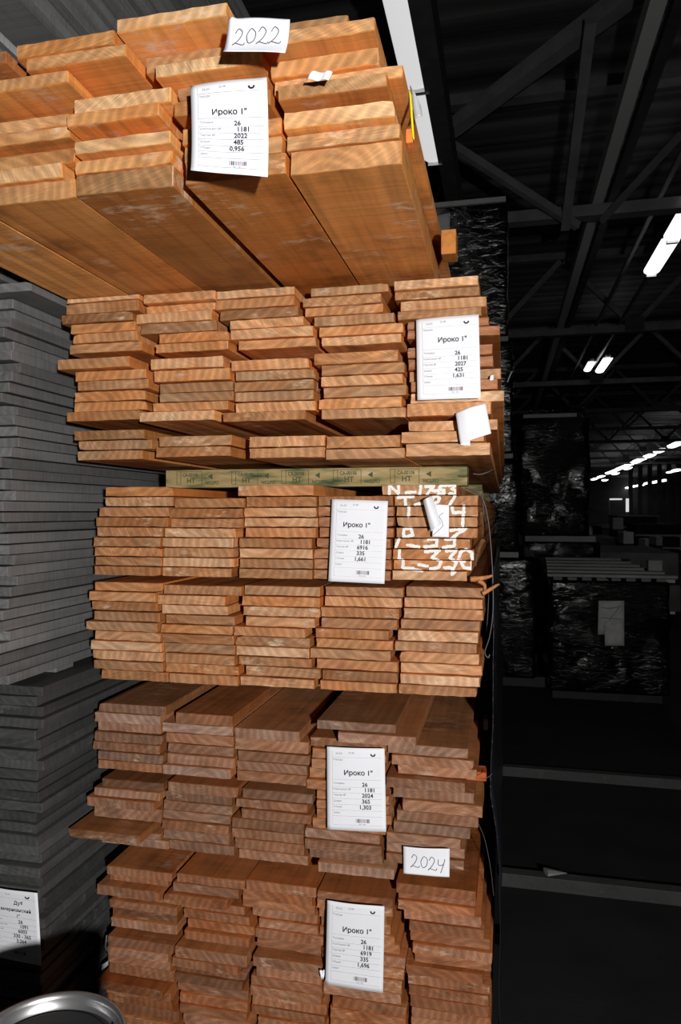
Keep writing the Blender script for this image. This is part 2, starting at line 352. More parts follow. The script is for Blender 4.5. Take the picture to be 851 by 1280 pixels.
# ------------------------------------------------------------------ boards
ORD = ['topmost', 'second', 'third', 'fourth', 'fifth', 'sixth', 'seventh', 'eighth', 'ninth', 'tenth', 'eleventh', 'twelfth', 'thirteenth',
       'fourteenth', 'fifteenth', 'sixteenth', 'seventeenth', 'eighteenth', 'nineteenth', 'twentieth']
TENS = {20: 'twenty', 30: 'thirty', 40: 'forty'}
UN = ['', 'first', 'second', 'third', 'fourth', 'fifth', 'sixth', 'seventh', 'eighth', 'ninth']
def nth(i):
    if i < 20: return ORD[i]
    n = i+1; t = n//10*10
    return TENS[t]+'-'+UN[n-t] if n-t else {20: 'twentieth', 30: 'thirtieth', 40: 'fortieth'}[t]
rnd = random.Random(7)
def board_mesh(wd, th, L_, rg, chip=True, split_mat=True):
    hw, hh = wd/2, th/2; nseg = 10
    j = lambda a: rg.uniform(-a, a)
    amp = .0013 if chip else .0004
    pts = []
    bv = rg.uniform(.0009, .002)
    for i in range(nseg+1): pts.append([-hw+bv+(wd-2*bv)*i/nseg, -hh+abs(j(amp*1.3))])
    for i in range(3): pts.append([hw-abs(j(amp*1.5)), -hh+bv+(th-2*bv)*i/2])
    for i in range(nseg+1): pts.append([hw-bv-(wd-2*bv)*i/nseg, hh-abs(j(amp))])
    for i in range(3): pts.append([-hw+abs(j(amp*1.5)), hh-bv-(th-2*bv)*i/2])
    n = len(pts)
    # now and then a broken or waney corner
    cut = rg.random()
    side = rg.choice((-1, 1)); vert = rg.choice((-1, 1)); cs = rg.uniform(.004, .009) if cut < .22 and chip else 0
    yst = [0, .0025, .02, .12, .3, .8, 1.6, L_]
    vs = []
    for yi, y in enumerate(yst):
        sh = .0012 if yi == 0 else 0
        for (x, z) in pts:
            if cs and yi < 5:
                dx = hw-abs(x); dz = hh-vert*z
                if x*side > 0 and dx+dz < cs:
                    q = (cs-dx-dz)/2; x = x-side*q; z = z-vert*q
            sx = x-math.copysign(sh, x) if abs(x) > hw-.003 else x
            sz = z-math.copysign(sh*.5, z)
            wob = 0 if yi < 2 or yi == len(yst)-1 else abs(j(.0005))
            if abs(x) > hw-.003: sx -= math.copysign(wob, x)
            vs.append((sx, y+(j(.0006) if yi == 0 else 0), sz))
    fs = []; 
    for k in range(len(yst)-1):
        for i in range(n):
            a, b_ = k*n+i, k*n+(i+1) % n
            fs.append((a, b_, b_+n, a+n))
    fs.append(tuple(range(n))[::-1]); fs.append(tuple((len(yst)-1)*n+i for i in range(n)))
    me = bpy.data.meshes.new('board'); me.from_pydata(vs, [], fs); 
    mi = [1]*len(fs); mi[-1] = 0; mi[-2] = 0
    me.polygons.foreach_set('material_index', mi); me.update()
    return me
def board(x0, x1, z0, z1, yf, L_, mats, color, label, group, rg, cat='board', name='iroko_board'):
    me = board_mesh(x1-x0, z1-z0, L_, rg)
    o = link(name, me, list(mats), None, ((x0+x1)/2, yf, (z0+z1)/2))
    o.color = (*color, 1)
    return tag(o, label, cat, group)

def sp(*rows): return list(rows)
# every bundle: name, front plane, picture origin/scale of the notes, columns of groups [(top, left, right[, how far it sticks out])..., bottom]
def crop(ox, oy, s): return lambda x, y: (ox+x/s, oy+y/s)
bundles = []
c3 = crop(70, 340, 2.934); c4 = crop(350, 340, 2.934)
B2 = dict(key='second bundle down', Y=1.605, L=3.3, zmax=2.0833, tone=(.48, .24, .108), cols=[
 (c3, [[(83,38,305),(116,33,300),(160,22,283),(192,50,292),(228,62,300),(266,48,315),303], [(326,22,285,.02),(366,66,328),(403,78,340),(440,64,328),(480,66,335),(517,50,318,.015),553], [(582,62,322),(619,80,350),(656,78,315),692]]),
 (c3, [[(85,322,585),(120,322,580,-.012),(149,287,570),(188,308,588),(227,378,640),(266,368,635),302], [(322,352,618,.01),(364,360,642),(412,372,645,-.01),(450,378,650),(484,358,635),(518,318,592,.02),555], [(602,374,642),(643,368,642),682]]),
 (c3, [[(70,588,873),(100,583,873),(138,597,888),(176,630,908),(212,640,945),(252,665,952),288], [(325,640,930),(368,657,950),(405,650,945),(443,656,947),(480,655,952),(520,622,920,.02),555], [(602,705,985),(646,706,985),685]]),
 (c4, [[(60,112,400),(95,80,372),(130,88,378),(163,122,420),(202,142,452),(240,150,446),275], [(302,127,437,.01),(345,152,458),(385,150,452),(423,156,465),(465,140,447),(508,155,465,.012),545], [(602,168,443),(652,168,460),690]]),
 (c4, [[(38,418,728,.01),(74,420,733),(106,440,758),(148,430,740),(180,465,768),(213,465,808),250], [(278,466,780),(318,468,782),(358,470,812,-.015),(399,478,800),(440,476,822),(480,465,775,.012),535], [(545,465,798,-.01),(585,443,750,.008),(628,460,772,.01),680]]),
])
c5 = crop(100, 580, 3.152); c6 = crop(360, 580, 3.152)
B3 = dict(key='third bundle down', Y=1.725, L=3.3, tone=(.445, .208, .09), cols=[
 (c5, [[(90,108,375,.012),(130,97,367),(170,75,352),(210,65,350),(249,63,323),(289,54,318),(328,58,323),(364,58,322),(400,57,320),438]]),
 (c5, [[(134,370,650),(175,353,641),(215,353,640),(252,330,612),(290,322,602),(328,327,605),(367,324,607),(405,323,598),443]]),
 (c5, [[(84,625,924,.008),(131,655,935),(175,643,935),(213,645,940),(250,650,940),(292,628,917),(332,627,918),(372,628,918),(410,628,916),450]]),
 (c6, [[(125,118,415),(167,113,417),(208,117,419),(249,118,420),(290,100,406),(331,100,408),(373,100,409),(414,100,405),455]]),
 (c6, [[(82,368,665),(124,417,750),(167,425,748),(208,428,748),(250,425,748),(292,413,720),(334,412,735),(377,412,725),(418,408,705),457]]),
])
B4 = dict(key='fourth bundle down', Y=1.70, L=3.3, tone=(.445, .215, .10), cols=[
 (c5, [[(462,57,326,.0),(498,40,300,.006),(538,43,303),(576,55,330),(613,32,310,.01),(652,60,322),(690,46,325,.006),(728,52,328),(767,57,329),(806,80,345),848]]),
 (c5, [[(474,330,640),(512,305,575),(552,305,580),(592,335,612),(628,313,598),(663,325,607),(699,328,610),(738,337,612),(780,334,622),(820,349,622),863]]),
 (c5, [[(477,644,945),(517,632,948),(560,640,945),(600,652,945),(638,602,888),(677,610,906),(716,612,902),(756,622,912),(793,650,948),(833,630,924),872]]),
 (c6, [[(480,145,458),(518,142,448),(560,126,443),(603,130,433),(645,87,398),(684,110,415),(723,85,404),(765,110,432),(807,133,435),(848,124,430),888]]),
 (c6, [[(480,464,775),(523,452,768),(566,453,770),(611,438,757),(652,428,750),(697,419,745),(738,438,755),(783,441,765),(825,441,757),(865,434,745),904]]),
])
c7 = crop(100, 850, 3.152); c8 = crop(360, 850, 3.152)
B5 = dict(key='fifth bundle down', Y=1.72, L=3.3, tone=(.275, .14, .084), cols=[
 (c7, [[(83,82,345,.01),(120,65,325,.01),(162,68,318),(200,62,330),(240,52,315),(277,72,335),(312,72,324),346], [(382,90,350),(412,65,322,.012),(442,42,305,.02),(482,52,320),(545,20,290,.075),(583,60,322),(605,85,350),640]]),
 (c7, [[(122,382,606,.01),(165,322,604),(205,337,605),(248,345,606),(285,345,612),(325,326,600,.012),364], [(393,350,628,.01),(437,318,598),(474,328,600),(510,325,590),(545,325,590),(582,328,588),(625,352,618),666]]),
 (c7, [[(181,612,870,.01),(225,608,900),(280,620,905),(318,615,895),(356,615,893),398], [(427,637,917),(464,612,897),(500,637,918),(535,596,885),(578,597,880),(618,597,882),(665,622,912),705]]),
 (c8, [[(146,120,430,.02),(186,205,510,.03),(222,85,388),(262,95,390),(303,92,385),(343,80,380),(384,72,377,.008),424], [(430,112,400),(465,112,400),(500,112,425),(535,88,400),(577,62,362),(619,65,370),(661,65,372),(704,120,420,.01),748]]),
 (c8, [[(248,390,710),(290,407,732),(332,428,745,-.01),(370,387,700,.012),(416,413,735),(463,450,768),(512,425,750),(556,400,718),(600,372,682),(640,385,697),(680,385,694),716]]),
])
c9 = crop(120, 1040, 3.404); c10 = crop(360, 1040, 3.152)
B6 = dict(key='bottom bundle', Y=1.735, L=3.3, tone=(.30, .128, .064), cols=[
 (c9, [[(126,62,352,.02),(163,60,325),(196,28,290,.03),(250,82,357,-.008),(283,58,345),(318,65,345),(357,65,346),400], [(430,57,335,.01),(475,55,312,.01),(513,48,318),(550,50,332),(600,30,303,.03),(640,45,320),(678,48,325),(715,72,352),(772,100,360),(815,100,360),(860,90,350),905]]),
 (c9, [[(158,357,643,.02),(193,326,620,.02),(230,292,577,.03),(285,360,632,.0),(325,373,655),(364,390,680),(402,384,660,.015),442], [(470,345,650,.015),(522,332,612,.015),(562,338,640),(588,338,625),(632,342,645),(678,355,645),(720,358,643),(762,372,670),(805,372,668),(848,365,660),893]]),
 (c9, [[(188,645,947,.015),(233,628,925,.01),(280,622,935),(323,662,960),(365,690,965),(402,672,970),(445,682,960),488], [(515,670,968,.01),(563,682,968),(608,660,968),(648,655,960),(695,660,980),(737,658,975),(780,690,985),(823,680,975),(865,680,975),905]]),
 (c10, [[(212,120,418,.02),(252,115,416,.01),(292,100,390),(333,115,405),(374,115,420),(410,150,440),448], [(452,130,470),(497,150,458),(538,150,452),(590,130,448),(640,175,470),(685,165,468),(728,165,465),(770,165,465),812]]),
 (c10, [[(172,430,745,.03),(215,432,740),(255,432,738,.01),(298,455,762),(345,476,775),(386,478,797),(430,490,805),(472,495,803),(508,457,770,.01),550], [(556,470,797),(598,475,790),(640,480,795),(684,485,800),(726,482,800),(768,482,800),812]]),
])
ci = crop(0, 0, 1.0)
B1 = dict(key='top bundle', Y=1.095, L=3.6, zmin=2.0839, tone=(.50, .245, .098), cols=[
 # notes taken straight in picture pixels; r: height read at the right hand edge
 (ci, [['r',(53,-100,-10,.03),70], ['r',(108,-120,-20,.03),125], ['r',(160,-130,-15),(181,-125,-25),198], ['r',(205,-130,-30),(224,-135,-35),(243,-128,-29),262.5]]),
 (ci, [['r',(76,-90,22.5,.03),93], ['r',(101.5,-32,100.5,.035),118], ['r',(142,-30,89,.004),(158,-28,92,.006),174.5], ['r',(183,-24,93.5),(205,-35,81,.008),(224,-26,94.5),241]]),
 (ci, [[(70.4,34.4,155,.03),(87.3,46,169,.03),103], [(130.6,98,219,.015),(151,89,206,.02),168], [(180.4,96.5,216,.01),197.5], [(203,95,217),(221,96.5,218.5),238]]),
 (ci, [[(39.4,157,292,.03),56.5], [(68,178,310,-.01),(86,197,330,.01),103], [(111,222,342),(131,219,344,.008),150], [(163,228.5,353),(183.5,229.7,353),(205,232,359),228]]),
 (ci, [['r',(11.3,300,433,-.01),(26,325,470.5,.01),44], ['r',(60,334,474),(79,336,504),(98,351,487,.02),117.5], ['r',(130,357,495,.015),(153,356.5,500),(173,361,502),192]]),
])
def shade(base, rg, spread=.17):
    v = 1+rg.uniform(-spread, spread)*1.5; h = rg.uniform(-1, 1); k = rg.random()
    if k > .86: v = 1.3; h = 1.7
    if k < .12: v *= .78
    return (min(.95, base[0]*v), min(.9, base[1]*v*(1+.11*h)), min(.9, base[2]*v*(1+.26*h)))
CNAME5 = ['far left', 'second left', 'middle', 'second right', 'far right']
REG = {}
def build_bundle(B, grp):
    Y = B['Y']; cols = []
    for ci_, (cf, groups) in enumerate(B['cols']):
        out = []
        for gi, G in enumerate(groups):
            right = G[0] == 'r'
            if right: G = G[1:]
            rows = G[:-1]; zs = []
            for r_ in rows:
                u, v = cf(r_[2] if right else r_[1], r_[0]); zs.append(WZ(u, v, Y))
            lastx = rows[-1][2] if right else rows[-1][1]
            u, v = cf(lastx, G[-1]); zs.append(WZ(u, v, Y))
            n = len(rows); mean = (zs[0]-zs[-1])/n
            zz = [zs[i]*.6+(zs[0]-mean*i)*.4 for i in range(n+1)]
            for i, r_ in enumerate(rows):
                u0 = cf(r_[1], r_[0])[0]; u1 = cf(r_[2], r_[0])[0]
                p = r_[3] if len(r_) > 3 else rnd.uniform(-.004, .006)
                za_, zb_ = zz[i+1], zz[i]
                if 'zmax' in B: zb_ = min(zb_, B['zmax'])
                if 'zmin' in B and (i == n-1 and gi == len(groups)-1): za_ = B['zmin']
                out.append([WX(u0, Y), WX(u1, Y), za_, zb_, p, gi])
        cols.append(out)
    # keep neighbours of two columns apart where their heights meet
    for k in range(len(cols)-1):
        for a in cols[k]:
            for b_ in cols[k+1]:
                if min(a[3], b_[3])-max(a[2], b_[2]) > .0002 and a[1] > b_[0]-.0008:
                    if a[1]-b_[0] < .08:
                        m_ = (a[1]+b_[0])/2; a[1] = m_-.0005; b_[0] = m_+.0005
    for k, colb in enumerate(cols):
        # spacers in the gaps between the layers, set well back from the ends
        for i, b_ in enumerate(colb):
            o = board(b_[0], b_[1], b_[2]+.0004, b_[3]-.0006, Y-b_[4], B['L']+rnd.uniform(-.1, .1), (DE, DL) if B in (B5, B6) else (IE, IL), shade(B['tone'], rnd),
                      'orange brown iroko board, %s from the top, %s column, %s' % (nth(i) if i else 'first', CNAME5[k], B['key']), grp, rnd)
            REG[(B['key'], k, i)] = (o, b_)
            if i+1 < len(colb) and colb[i+1][5] != b_[5]:
                nb = colb[i+1]; gap = b_[2]-nb[3]
                x0 = max(b_[0], nb[0])+.022; x1 = min(b_[1], nb[1])-.022
                if gap > .002 and x1-x0 > .02:
                    for yy_ in (.45,):
                        s_ = box_obj('wooden_spacer', ((x0+x1)/2, Y+yy_, (b_[2]+nb[3])/2), (x1-x0, .06, gap-.0003), IL, bevel=.0005)
                        s_.color = (*shade(B['tone'], rnd), 1)
                        tag(s_, 'thin spacer lath below the %s board of the %s column, %s' % (nth(i), CNAME5[k], B['key']), 'spacer', 'spacer laths between board layers')
    return cols
C2 = build_bundle(B2, 'boards of the second bundle'); C3 = build_bundle(B3, 'boards of the painted third bundle')
C4 = build_bundle(B4, 'boards of the fourth bundle'); C5 = build_bundle(B5, 'boards of the fifth bundle'); C6 = build_bundle(B6, 'boards of the bottom bundle')
C1 = build_bundle(B1, 'boards of the top bundle')

# boards the picture hardly shows become one pile of remaining boards
TAGR = [(238, 96, 338, 227), (283, 24, 362, 73), (520, 393, 601, 500), (411, 624, 485, 729), (408, 933, 483, 1038), (409, 1125, 480, 1238), (504, 1058, 562, 1095)]
def face_score(B, bb):
    Y = B['Y']; cs = []
    for x in (bb[0], bb[1]):
        for z in (bb[2], bb[3]):
            d = x*-ST+Y*CT; cs.append((425.5+F*(x*CT+Y*ST)/d, 640-F*(z-EYE)/d))
    u0, u1 = min(c[0] for c in cs), max(c[0] for c in cs); v0, v1 = sum(sorted(c[1] for c in cs)[:2])/2, sum(sorted(c[1] for c in cs)[2:])/2
    a = max(0, min(u1, 851)-max(u0, 0))*max(0, min(v1, 1280)-max(v0, 0))
    for r_ in TAGR: a -= .9*max(0, min(u1, r_[2])-max(u0, r_[0]))*max(0, min(v1, r_[3])-max(v0, r_[1]))
    return a
BD = {B['key']: B for B in (B1, B2, B3, B4, B5, B6)}
protect = {('top bundle', 0, len(C1[0])-1)}
allb = sorted((k for k in REG if k not in protect and not (k[0] == B3['key'] and k[1] == 4)), key=lambda k: face_score(BD[k[0]], REG[k][1]))
rest = allb[:max(0, len(REG)-300)]
bmr = bmesh.new()
for k in rest:
    o = REG[k][0]; me_ = o.data; me_.transform(Matrix.Translation(o.location)); bmr.from_mesh(me_); bpy.data.objects.remove(o)
me_ = bpy.data.meshes.new('rest'); bmr.to_mesh(me_); bmr.free()
o = link('iroko_board_remainder', me_, [IE, IL]); o.color = (.36, .16, .075, 1)
tag(o, 'remaining brown iroko boards behind the tags and at the picture edges', 'boards', kind='stuff')
# supports between the bundles
def top_of(C): return max(b_[3] for c in C for b_ in c)
def bot_of(C): return min(b_[2] for c in C for b_ in c)
CNT = len([o for o in bpy.data.objects if o.name.startswith('iroko_board')])
print('COUNT', CNT)
print('BUNDLES', [(round(bot_of(c), 3), round(top_of(c), 3)) for c in (C1, C2, C3, C4, C5, C6)])
for c in (C1, C2, C3, C4, C5, C6):
    print('  cols', [(round(cc[0][3], 3), round(cc[-1][2], 3), [round((b_[3]-b_[2])*1000) for b_ in cc]) for cc in c])

# ------------------------------------------------------------------ stamped green bearer between second and third bundle
def text_mesh(body, size=1.0, align='LEFT', weight=.022):
    cu = bpy.data.curves.new('t', 'FONT'); cu.body = body; cu.size = size; cu.align_x = align; cu.resolution_u = 3; cu.offset = weight
    o = bpy.data.objects.new('t', cu); COL.objects.link(o)
    bpy.context.view_layer.update()
    dg = bpy.context.evaluated_depsgraph_get(); me = bpy.data.meshes.new_from_object(o.evaluated_get(dg))
    vs = [v.co.copy() for v in me.vertices]; fs = [tuple(p.vertices) for p in me.polygons]
    bpy.data.objects.remove(o); bpy.data.meshes.remove(me)
    return vs, fs
def bearer(c, s, mat, label, name='wooden_bearer', color=None, grp=None, cat='bearer'):
    o = box_obj(name, c, s, mat, bevel=.002)
    if color: o.color = (*color, 1)
    return tag(o, label, cat, grp)
STAMP = plain('black_stamp_ink', (.07, .085, .04), .8)
yb = B3['Y']+.16
zt = bot_of(C2)-.0005; zb = top_of(C3)+.0005
bx0 = WX(207, yb); bx1 = WX(584, yb)
gb = bearer(((bx0+bx1)/2, yb+.04, (zt+zb)/2), (bx1-bx0, .08, zt-zb), BEAR, 'greenish stained softwood bearer stamped HT lying across the painted bundle', cat='bearer')
for q, yq in enumerate((1.3, 2.7)):
    bearer(((bx0+bx1)/2, yb+yq, (zt+zb)/2), (bx1-bx0, .08, zt-zb), BEAR, 'greenish bearer hidden %s behind the stamped one' % ['just', 'far'][q])
hb = zt-zb
def flat_text(name, body, x, z, h, parent, y, mat, sx=1.0):
    vs, fs = text_mesh(body)
    return link(name, pydata([(v.x*h/.72*sx, 0, v.y*h/.72) for v in vs], fs), mat, parent, (x, y, z))
xc = (bx0+bx1)/2
for q, off in enumerate((-.37, -.205, -.06, .085, .24, .33)):
    if q in (0, 1, 2, 3, 4):
        flat_text('stamped_text', 'CA-00106', off, .006, .010, gb, -.0405, STAMP, .8)
        flat_text('stamped_text', 'HT', off+.012, -.012, .014, gb, -.0405, STAMP)
        flat_text('stamped_text', 'NCLPO', off+.068, -.016, .009, gb, -.0405, STAMP)
        bm = bmesh.new()
        for (a, b_) in (((-.006, -.018), (-.006, .02)), ((-.006, .02), (.058, .02)), ((.058, .02), (.058, -.018)), ((-.018, .02), (-.018, -.016)), ((-.018, .02), (-.008, .02)), ((-.018, -.016), (-.008, -.016))):
            add_box(bm, (off+(a[0]+b_[0])/2, -.0403, (a[1]+b_[1])/2), (abs(a[0]-b_[0])+.0012, .0006, abs(a[1]-b_[1])+.0012))
        link('stamped_frame', bm_mesh(bm), STAMP, gb)
        bm = bmesh.new(); bmesh.ops.create_cone(bm, cap_ends=True, segments=3, radius1=.009, radius2=.009, depth=.0006, matrix=Matrix.Translation((off+.085, -.0403, .006)) @ Matrix.Rotation(math.pi/2, 4, 'X') @ Matrix.Rotation(math.pi/2, 4, 'Z'))
        link('stamped_mark', bm_mesh(bm), STAMP, gb)
# other bearers, dark and mostly hidden
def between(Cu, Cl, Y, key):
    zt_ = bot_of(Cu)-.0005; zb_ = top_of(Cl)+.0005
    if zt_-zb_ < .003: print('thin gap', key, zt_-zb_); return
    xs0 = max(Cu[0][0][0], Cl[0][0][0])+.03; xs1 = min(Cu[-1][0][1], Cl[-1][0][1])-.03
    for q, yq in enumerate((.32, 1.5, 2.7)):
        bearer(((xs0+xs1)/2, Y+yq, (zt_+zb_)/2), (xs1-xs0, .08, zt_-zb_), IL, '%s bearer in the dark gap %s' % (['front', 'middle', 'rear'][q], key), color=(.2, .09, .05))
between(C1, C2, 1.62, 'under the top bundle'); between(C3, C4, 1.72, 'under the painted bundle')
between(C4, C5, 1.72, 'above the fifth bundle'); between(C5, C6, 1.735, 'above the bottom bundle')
zb6 = bot_of(C6)
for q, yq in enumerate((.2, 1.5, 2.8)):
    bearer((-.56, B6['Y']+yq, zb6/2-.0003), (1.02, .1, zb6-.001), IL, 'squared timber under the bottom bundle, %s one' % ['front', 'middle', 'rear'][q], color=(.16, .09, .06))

# ------------------------------------------------------------------ painted lettering, cut board by board
pc = crop(400, 590, 4.052)
strokes = [
 [(350,110),(351,70),(396,108),(397,68)], [(435,104),(482,101)], [(505,112),(510,64)], [(532,74),(576,70),(560,90),(542,112)], [(572,96),(598,94)],
 [(636,70),(607,72),(603,88),(628,92),(628,110),(602,112)], [(650,68),(686,66),(668,84),(690,96),(680,112),(655,110)],
 [(395,130),(472,124)], [(432,128),(433,168)], [(483,164),(522,158)], [(568,152),(574,128),(592,122),(606,134),(596,152),(572,158)], [(684,120),(656,166)],
 [(450,176),(448,222)], [(668,180),(674,206),(730,204)], [(728,172),(722,270)],
 [(425,290),(460,284),(470,320),(424,330),(425,290)], [(660,296),(738,288),(700,310),(672,332)],
 [(400,338),(382,382)], [(443,370),(500,379)], [(548,342),(592,340),(590,374),(528,380)], [(636,342),(682,338),(678,374),(624,382)],
 [(404,392),(402,440)], [(420,445),(418,486),(472,487)], [(470,493),(516,502)], [(500,470),(542,477)],
 [(534,402),(604,396),(568,432),(612,452),(600,484),(558,490)], [(628,484),(638,486)], [(640,400),(692,394),(656,434),(690,456),(676,490),(648,484)],
 [(705,430),(712,404),(738,392),(766,404),(772,440),(768,490),(728,484),(716,460)], [(668,500),(682,508),(668,518)], [(700,445),(730,455)],
]
colb = C3[4]
segs = []
for st_ in strokes:
    Q = [Vector(pc(x, y)) for x, y in st_]
    Q = [WP(q.x, q.y, B3['Y']) for q in Q]
    segs += [(Vector((a.x, a.z)), Vector((b_.x, b_.z))) for a, b_ in zip(Q[:-1], Q[1:])]
def painted(x, z):
    p = Vector((x, z)); wv = .0037*(1+.35*noise.noise(Vector((x*90, z*90, 2)))+.25*noise.noise(Vector((x*300, z*300, 5))))
    for a, b_ in segs:
        ab = b_-a; t = max(0, min(1, (p-a).dot(ab)/max(ab.length_squared, 1e-9)))
        if (p-(a+ab*t)).length < wv: return True
    return False
CELL = .00095
for bi, bb in enumerate(colb):
    o, _b = REG[(B3['key'], 4, bi)]; cx, cy, cz = o.location
    vs = []; fs = []
    x0, x1, z0, z1 = bb[0]+.0012, bb[1]-.0012, bb[2]+.0012, bb[3]-.0012
    nz = max(4, int((z1-z0)/CELL)); nx = int((x1-x0)/CELL)
    for j in range(nz):
        za = z0+(z1-z0)*j/nz; zb_ = z0+(z1-z0)*(j+1)/nz; run = None
        for i in range(nx+1):
            on = i < nx and painted(x0+(i+.5)*CELL, (za+zb_)/2)
            if on and run is None: run = i
            if not on and run is not None:
                k = len(vs); xa_ = x0+run*CELL-cx; xb_ = x0+i*CELL-cx
                vs += [(xa_, -.0016, za-cz), (xb_, -.0016, za-cz), (xb_, -.0016, zb_-cz), (xa_, -.0016, zb_-cz)]; fs.append((k, k+1, k+2, k+3)); run = None
    if fs:
        m_ = link('painted_mark', pydata(vs, fs), PAINT, o); m_['label'] = 'thick white painted lettering'

# ------------------------------------------------------------------ paper tags
class Sheet:
    def __init__(s, TL, TR, BR, BL, Y, curl=0.004, bulge=.003, lift=None):
        s.c = [Vector(p) for p in (TL, TR, BR, BL)]; s.Y = Y; s.curl = curl; s.bulge = bulge; s.lift = lift
    def px(s, a, b):
        top = s.c[0].lerp(s.c[1], a); bot = s.c[3].lerp(s.c[2], a); return top.lerp(bot, b)
    def off(s, a, b):
        o = s.bulge*math.sin(math.pi*a)+s.curl*(b**3)+.0012*math.sin(5*a+3*b)
        if s.lift: o += s.lift(a, b)
        return o
    def at(s, a, b, eps=0):
        p = s.px(a, b); w_ = WP(p.x, p.y, s.Y); w_.y -= s.off(a, b)+eps; return w_
def sheet_obj(sh, name, label, cat, mat=PAPER, group=None, nx=14, ny=18, kind_part=None, parent=None):
    org = sh.at(.5, .5)
    vs = []; fs = []
    for e in (0, -.0004):
        for j in range(ny+1):
            for i in range(nx+1): vs.append(sh.at(i/nx, j/ny, e)-org)
    n1 = (nx+1)*(ny+1)
    for j in range(ny):
        for i in range(nx):
            a = j*(nx+1)+i; fs.append((a, a+nx+1, a+nx+2, a+1)); a += n1; fs.append((a, a+1, a+nx+2, a+nx+1))
    rim = [i for i in range(nx+1)]+[j*(nx+1)+nx for j in range(1, ny+1)]+[ny*(nx+1)+i for i in range(nx-1, -1, -1)]+[j*(nx+1) for j in range(ny-1, 0, -1)]
    for i in range(len(rim)):
        a, b = rim[i], rim[(i+1) % len(rim)]; fs.append((a, b, b+n1, a+n1))
    o = link(name, pydata(vs, fs, True), mat, parent, org)
    tag(o, label, cat, group)
    return o, org
def on_sheet(sh, org, parent, name, polys, mat):            # polys: list of (verts(a,b), faces)
    vs = []; fs = []
    for pv, pf in polys:
        k = len(vs); vs += [sh.at(a, b, .0011)-org for a, b in pv]; fs += [tuple(i+k for i in f) for f in pf]
    return link(name, pydata(vs, fs), mat, parent)
def txt(body, a, b, h, aspect, align='LEFT', sx=1.0):
    # h = cap height as a share of the sheet height, aspect = sheet height / width
    vs, fs = text_mesh(body); k = h/.70
    w_ = max([v.x for v in vs] or [0])
    sh_ = {'LEFT': 0, 'CENTER': -w_/2, 'RIGHT': -w_}[align]
    return [(a+(v.x+sh_)*k*aspect*sx, b-v.y*k) for v in vs], fs
def rect(a0, b0, a1, b1, n=8):
    vs = []; fs = []
    horiz = abs(a1-a0) > abs(b1-b0)
    for i in range(n+1):
        t = i/n
        if horiz: vs += [(a0+(a1-a0)*t, b0), (a0+(a1-a0)*t, b1)]
        else: vs += [(a0, b0+(b1-b0)*t), (a1, b0+(b1-b0)*t)]
        if i: fs.append((2*i-2, 2*i-1, 2*i+1, 2*i))
    return vs, fs
def ribbon(pts, wd, aspect, n=10):
    P_ = smooth_path([(p[0], p[1], 0) for p in pts], n) if len(pts) > 2 else [Vector((p[0], p[1], 0)) for p in pts]
    vs = []; fs = []
    for i, p in enumerate(P_):
        d = P_[min(i+1, len(P_)-1)]-P_[max(i-1, 0)]
        d = Vector((d.x, d.y*aspect, 0)).normalized(); nn = Vector((-d.y, d.x))
        vs += [(p.x+nn.x*wd/2, p.y+nn.y*wd/2/aspect), (p.x-nn.x*wd/2, p.y-nn.y*wd/2/aspect)]
        if i: fs.append((2*i-2, 2*i-1, 2*i+1, 2*i))
    return vs, fs
def printed(sh, o, org, title, vals, asp=1.45, tb=.305, th=.058, title_x=.57, third=None, rowx=None):
    on_sheet(sh, org, o, 'printed_title', [txt(title, title_x, tb, th, asp, 'CENTER')] if isinstance(title, str) else [txt(t_, x_, b_, h_, asp, 'CENTER') for t_, x_, b_, h_ in title], INK)
    bs = [.465, .53, .598, .668, .738]; xs = rowx or [.65, .725, .695, .665, .65]
    on_sheet(sh, org, o, 'printed_values', [txt(v_, x_, b_, .047, asp, 'CENTER') for v_, x_, b_ in zip(vals, xs, bs)], INK)
    lab = ['Толщина', 'Компонент №', 'Партия №', 'Длина', 'Объем', 'Цена']
    on_sheet(sh, org, o, 'faint_captions', [txt(l_, .11, b_, .022, asp) for l_, b_ in zip(lab, [.44, .512, .582, .655, .725, .795])]+[txt('Порода', .11, .155, .022, asp), txt('H-H', .16, .085, .03, asp), txt('25.08', .38, .07, .022, asp), txt('RU 1181', .60, .925, .016, asp, 'CENTER')], PALEINK)
    on_sheet(sh, org, o, 'ruled_lines', [rect(.09, b_, .95, b_+.0028) for b_ in (.115, .385, .475, .545, .615, .685, .755, .825, .93)]+[rect(.095, .04, .099, .93)], PALEINK)
    # small black crescent mark beside the place of the code
    on_sheet(sh, org, o, 'crescent_mark', [ribbon([(.765, .068), (.775, .088), (.80, .094), (.825, .088), (.835, .068)], .024, asp)], INK)
    bars = {0: [], 1: [], 2: []}; x = .49; k = 0; rg = random.Random(3)
    while x < .72:
        wd = rg.choice((.006, .010, .014)); bars[rg.choice((0, 1, 1, 2))].append(rect(x, .855, x+wd, .90, 2)); x += wd+.007
    for kk, mt, nm in ((0, PEN, 'barcode_dark_bars'), (1, TEAL, 'barcode_teal_bars'), (2, ROSE, 'barcode_red_bars')):
        if bars[kk]: on_sheet(sh, org, o, nm, bars[kk], mt)
TG = 'printed paper tags stapled to the bundles'
def pt(c, *ps): return [c(*p) for p in ps]
T = 'Ироко 1"'
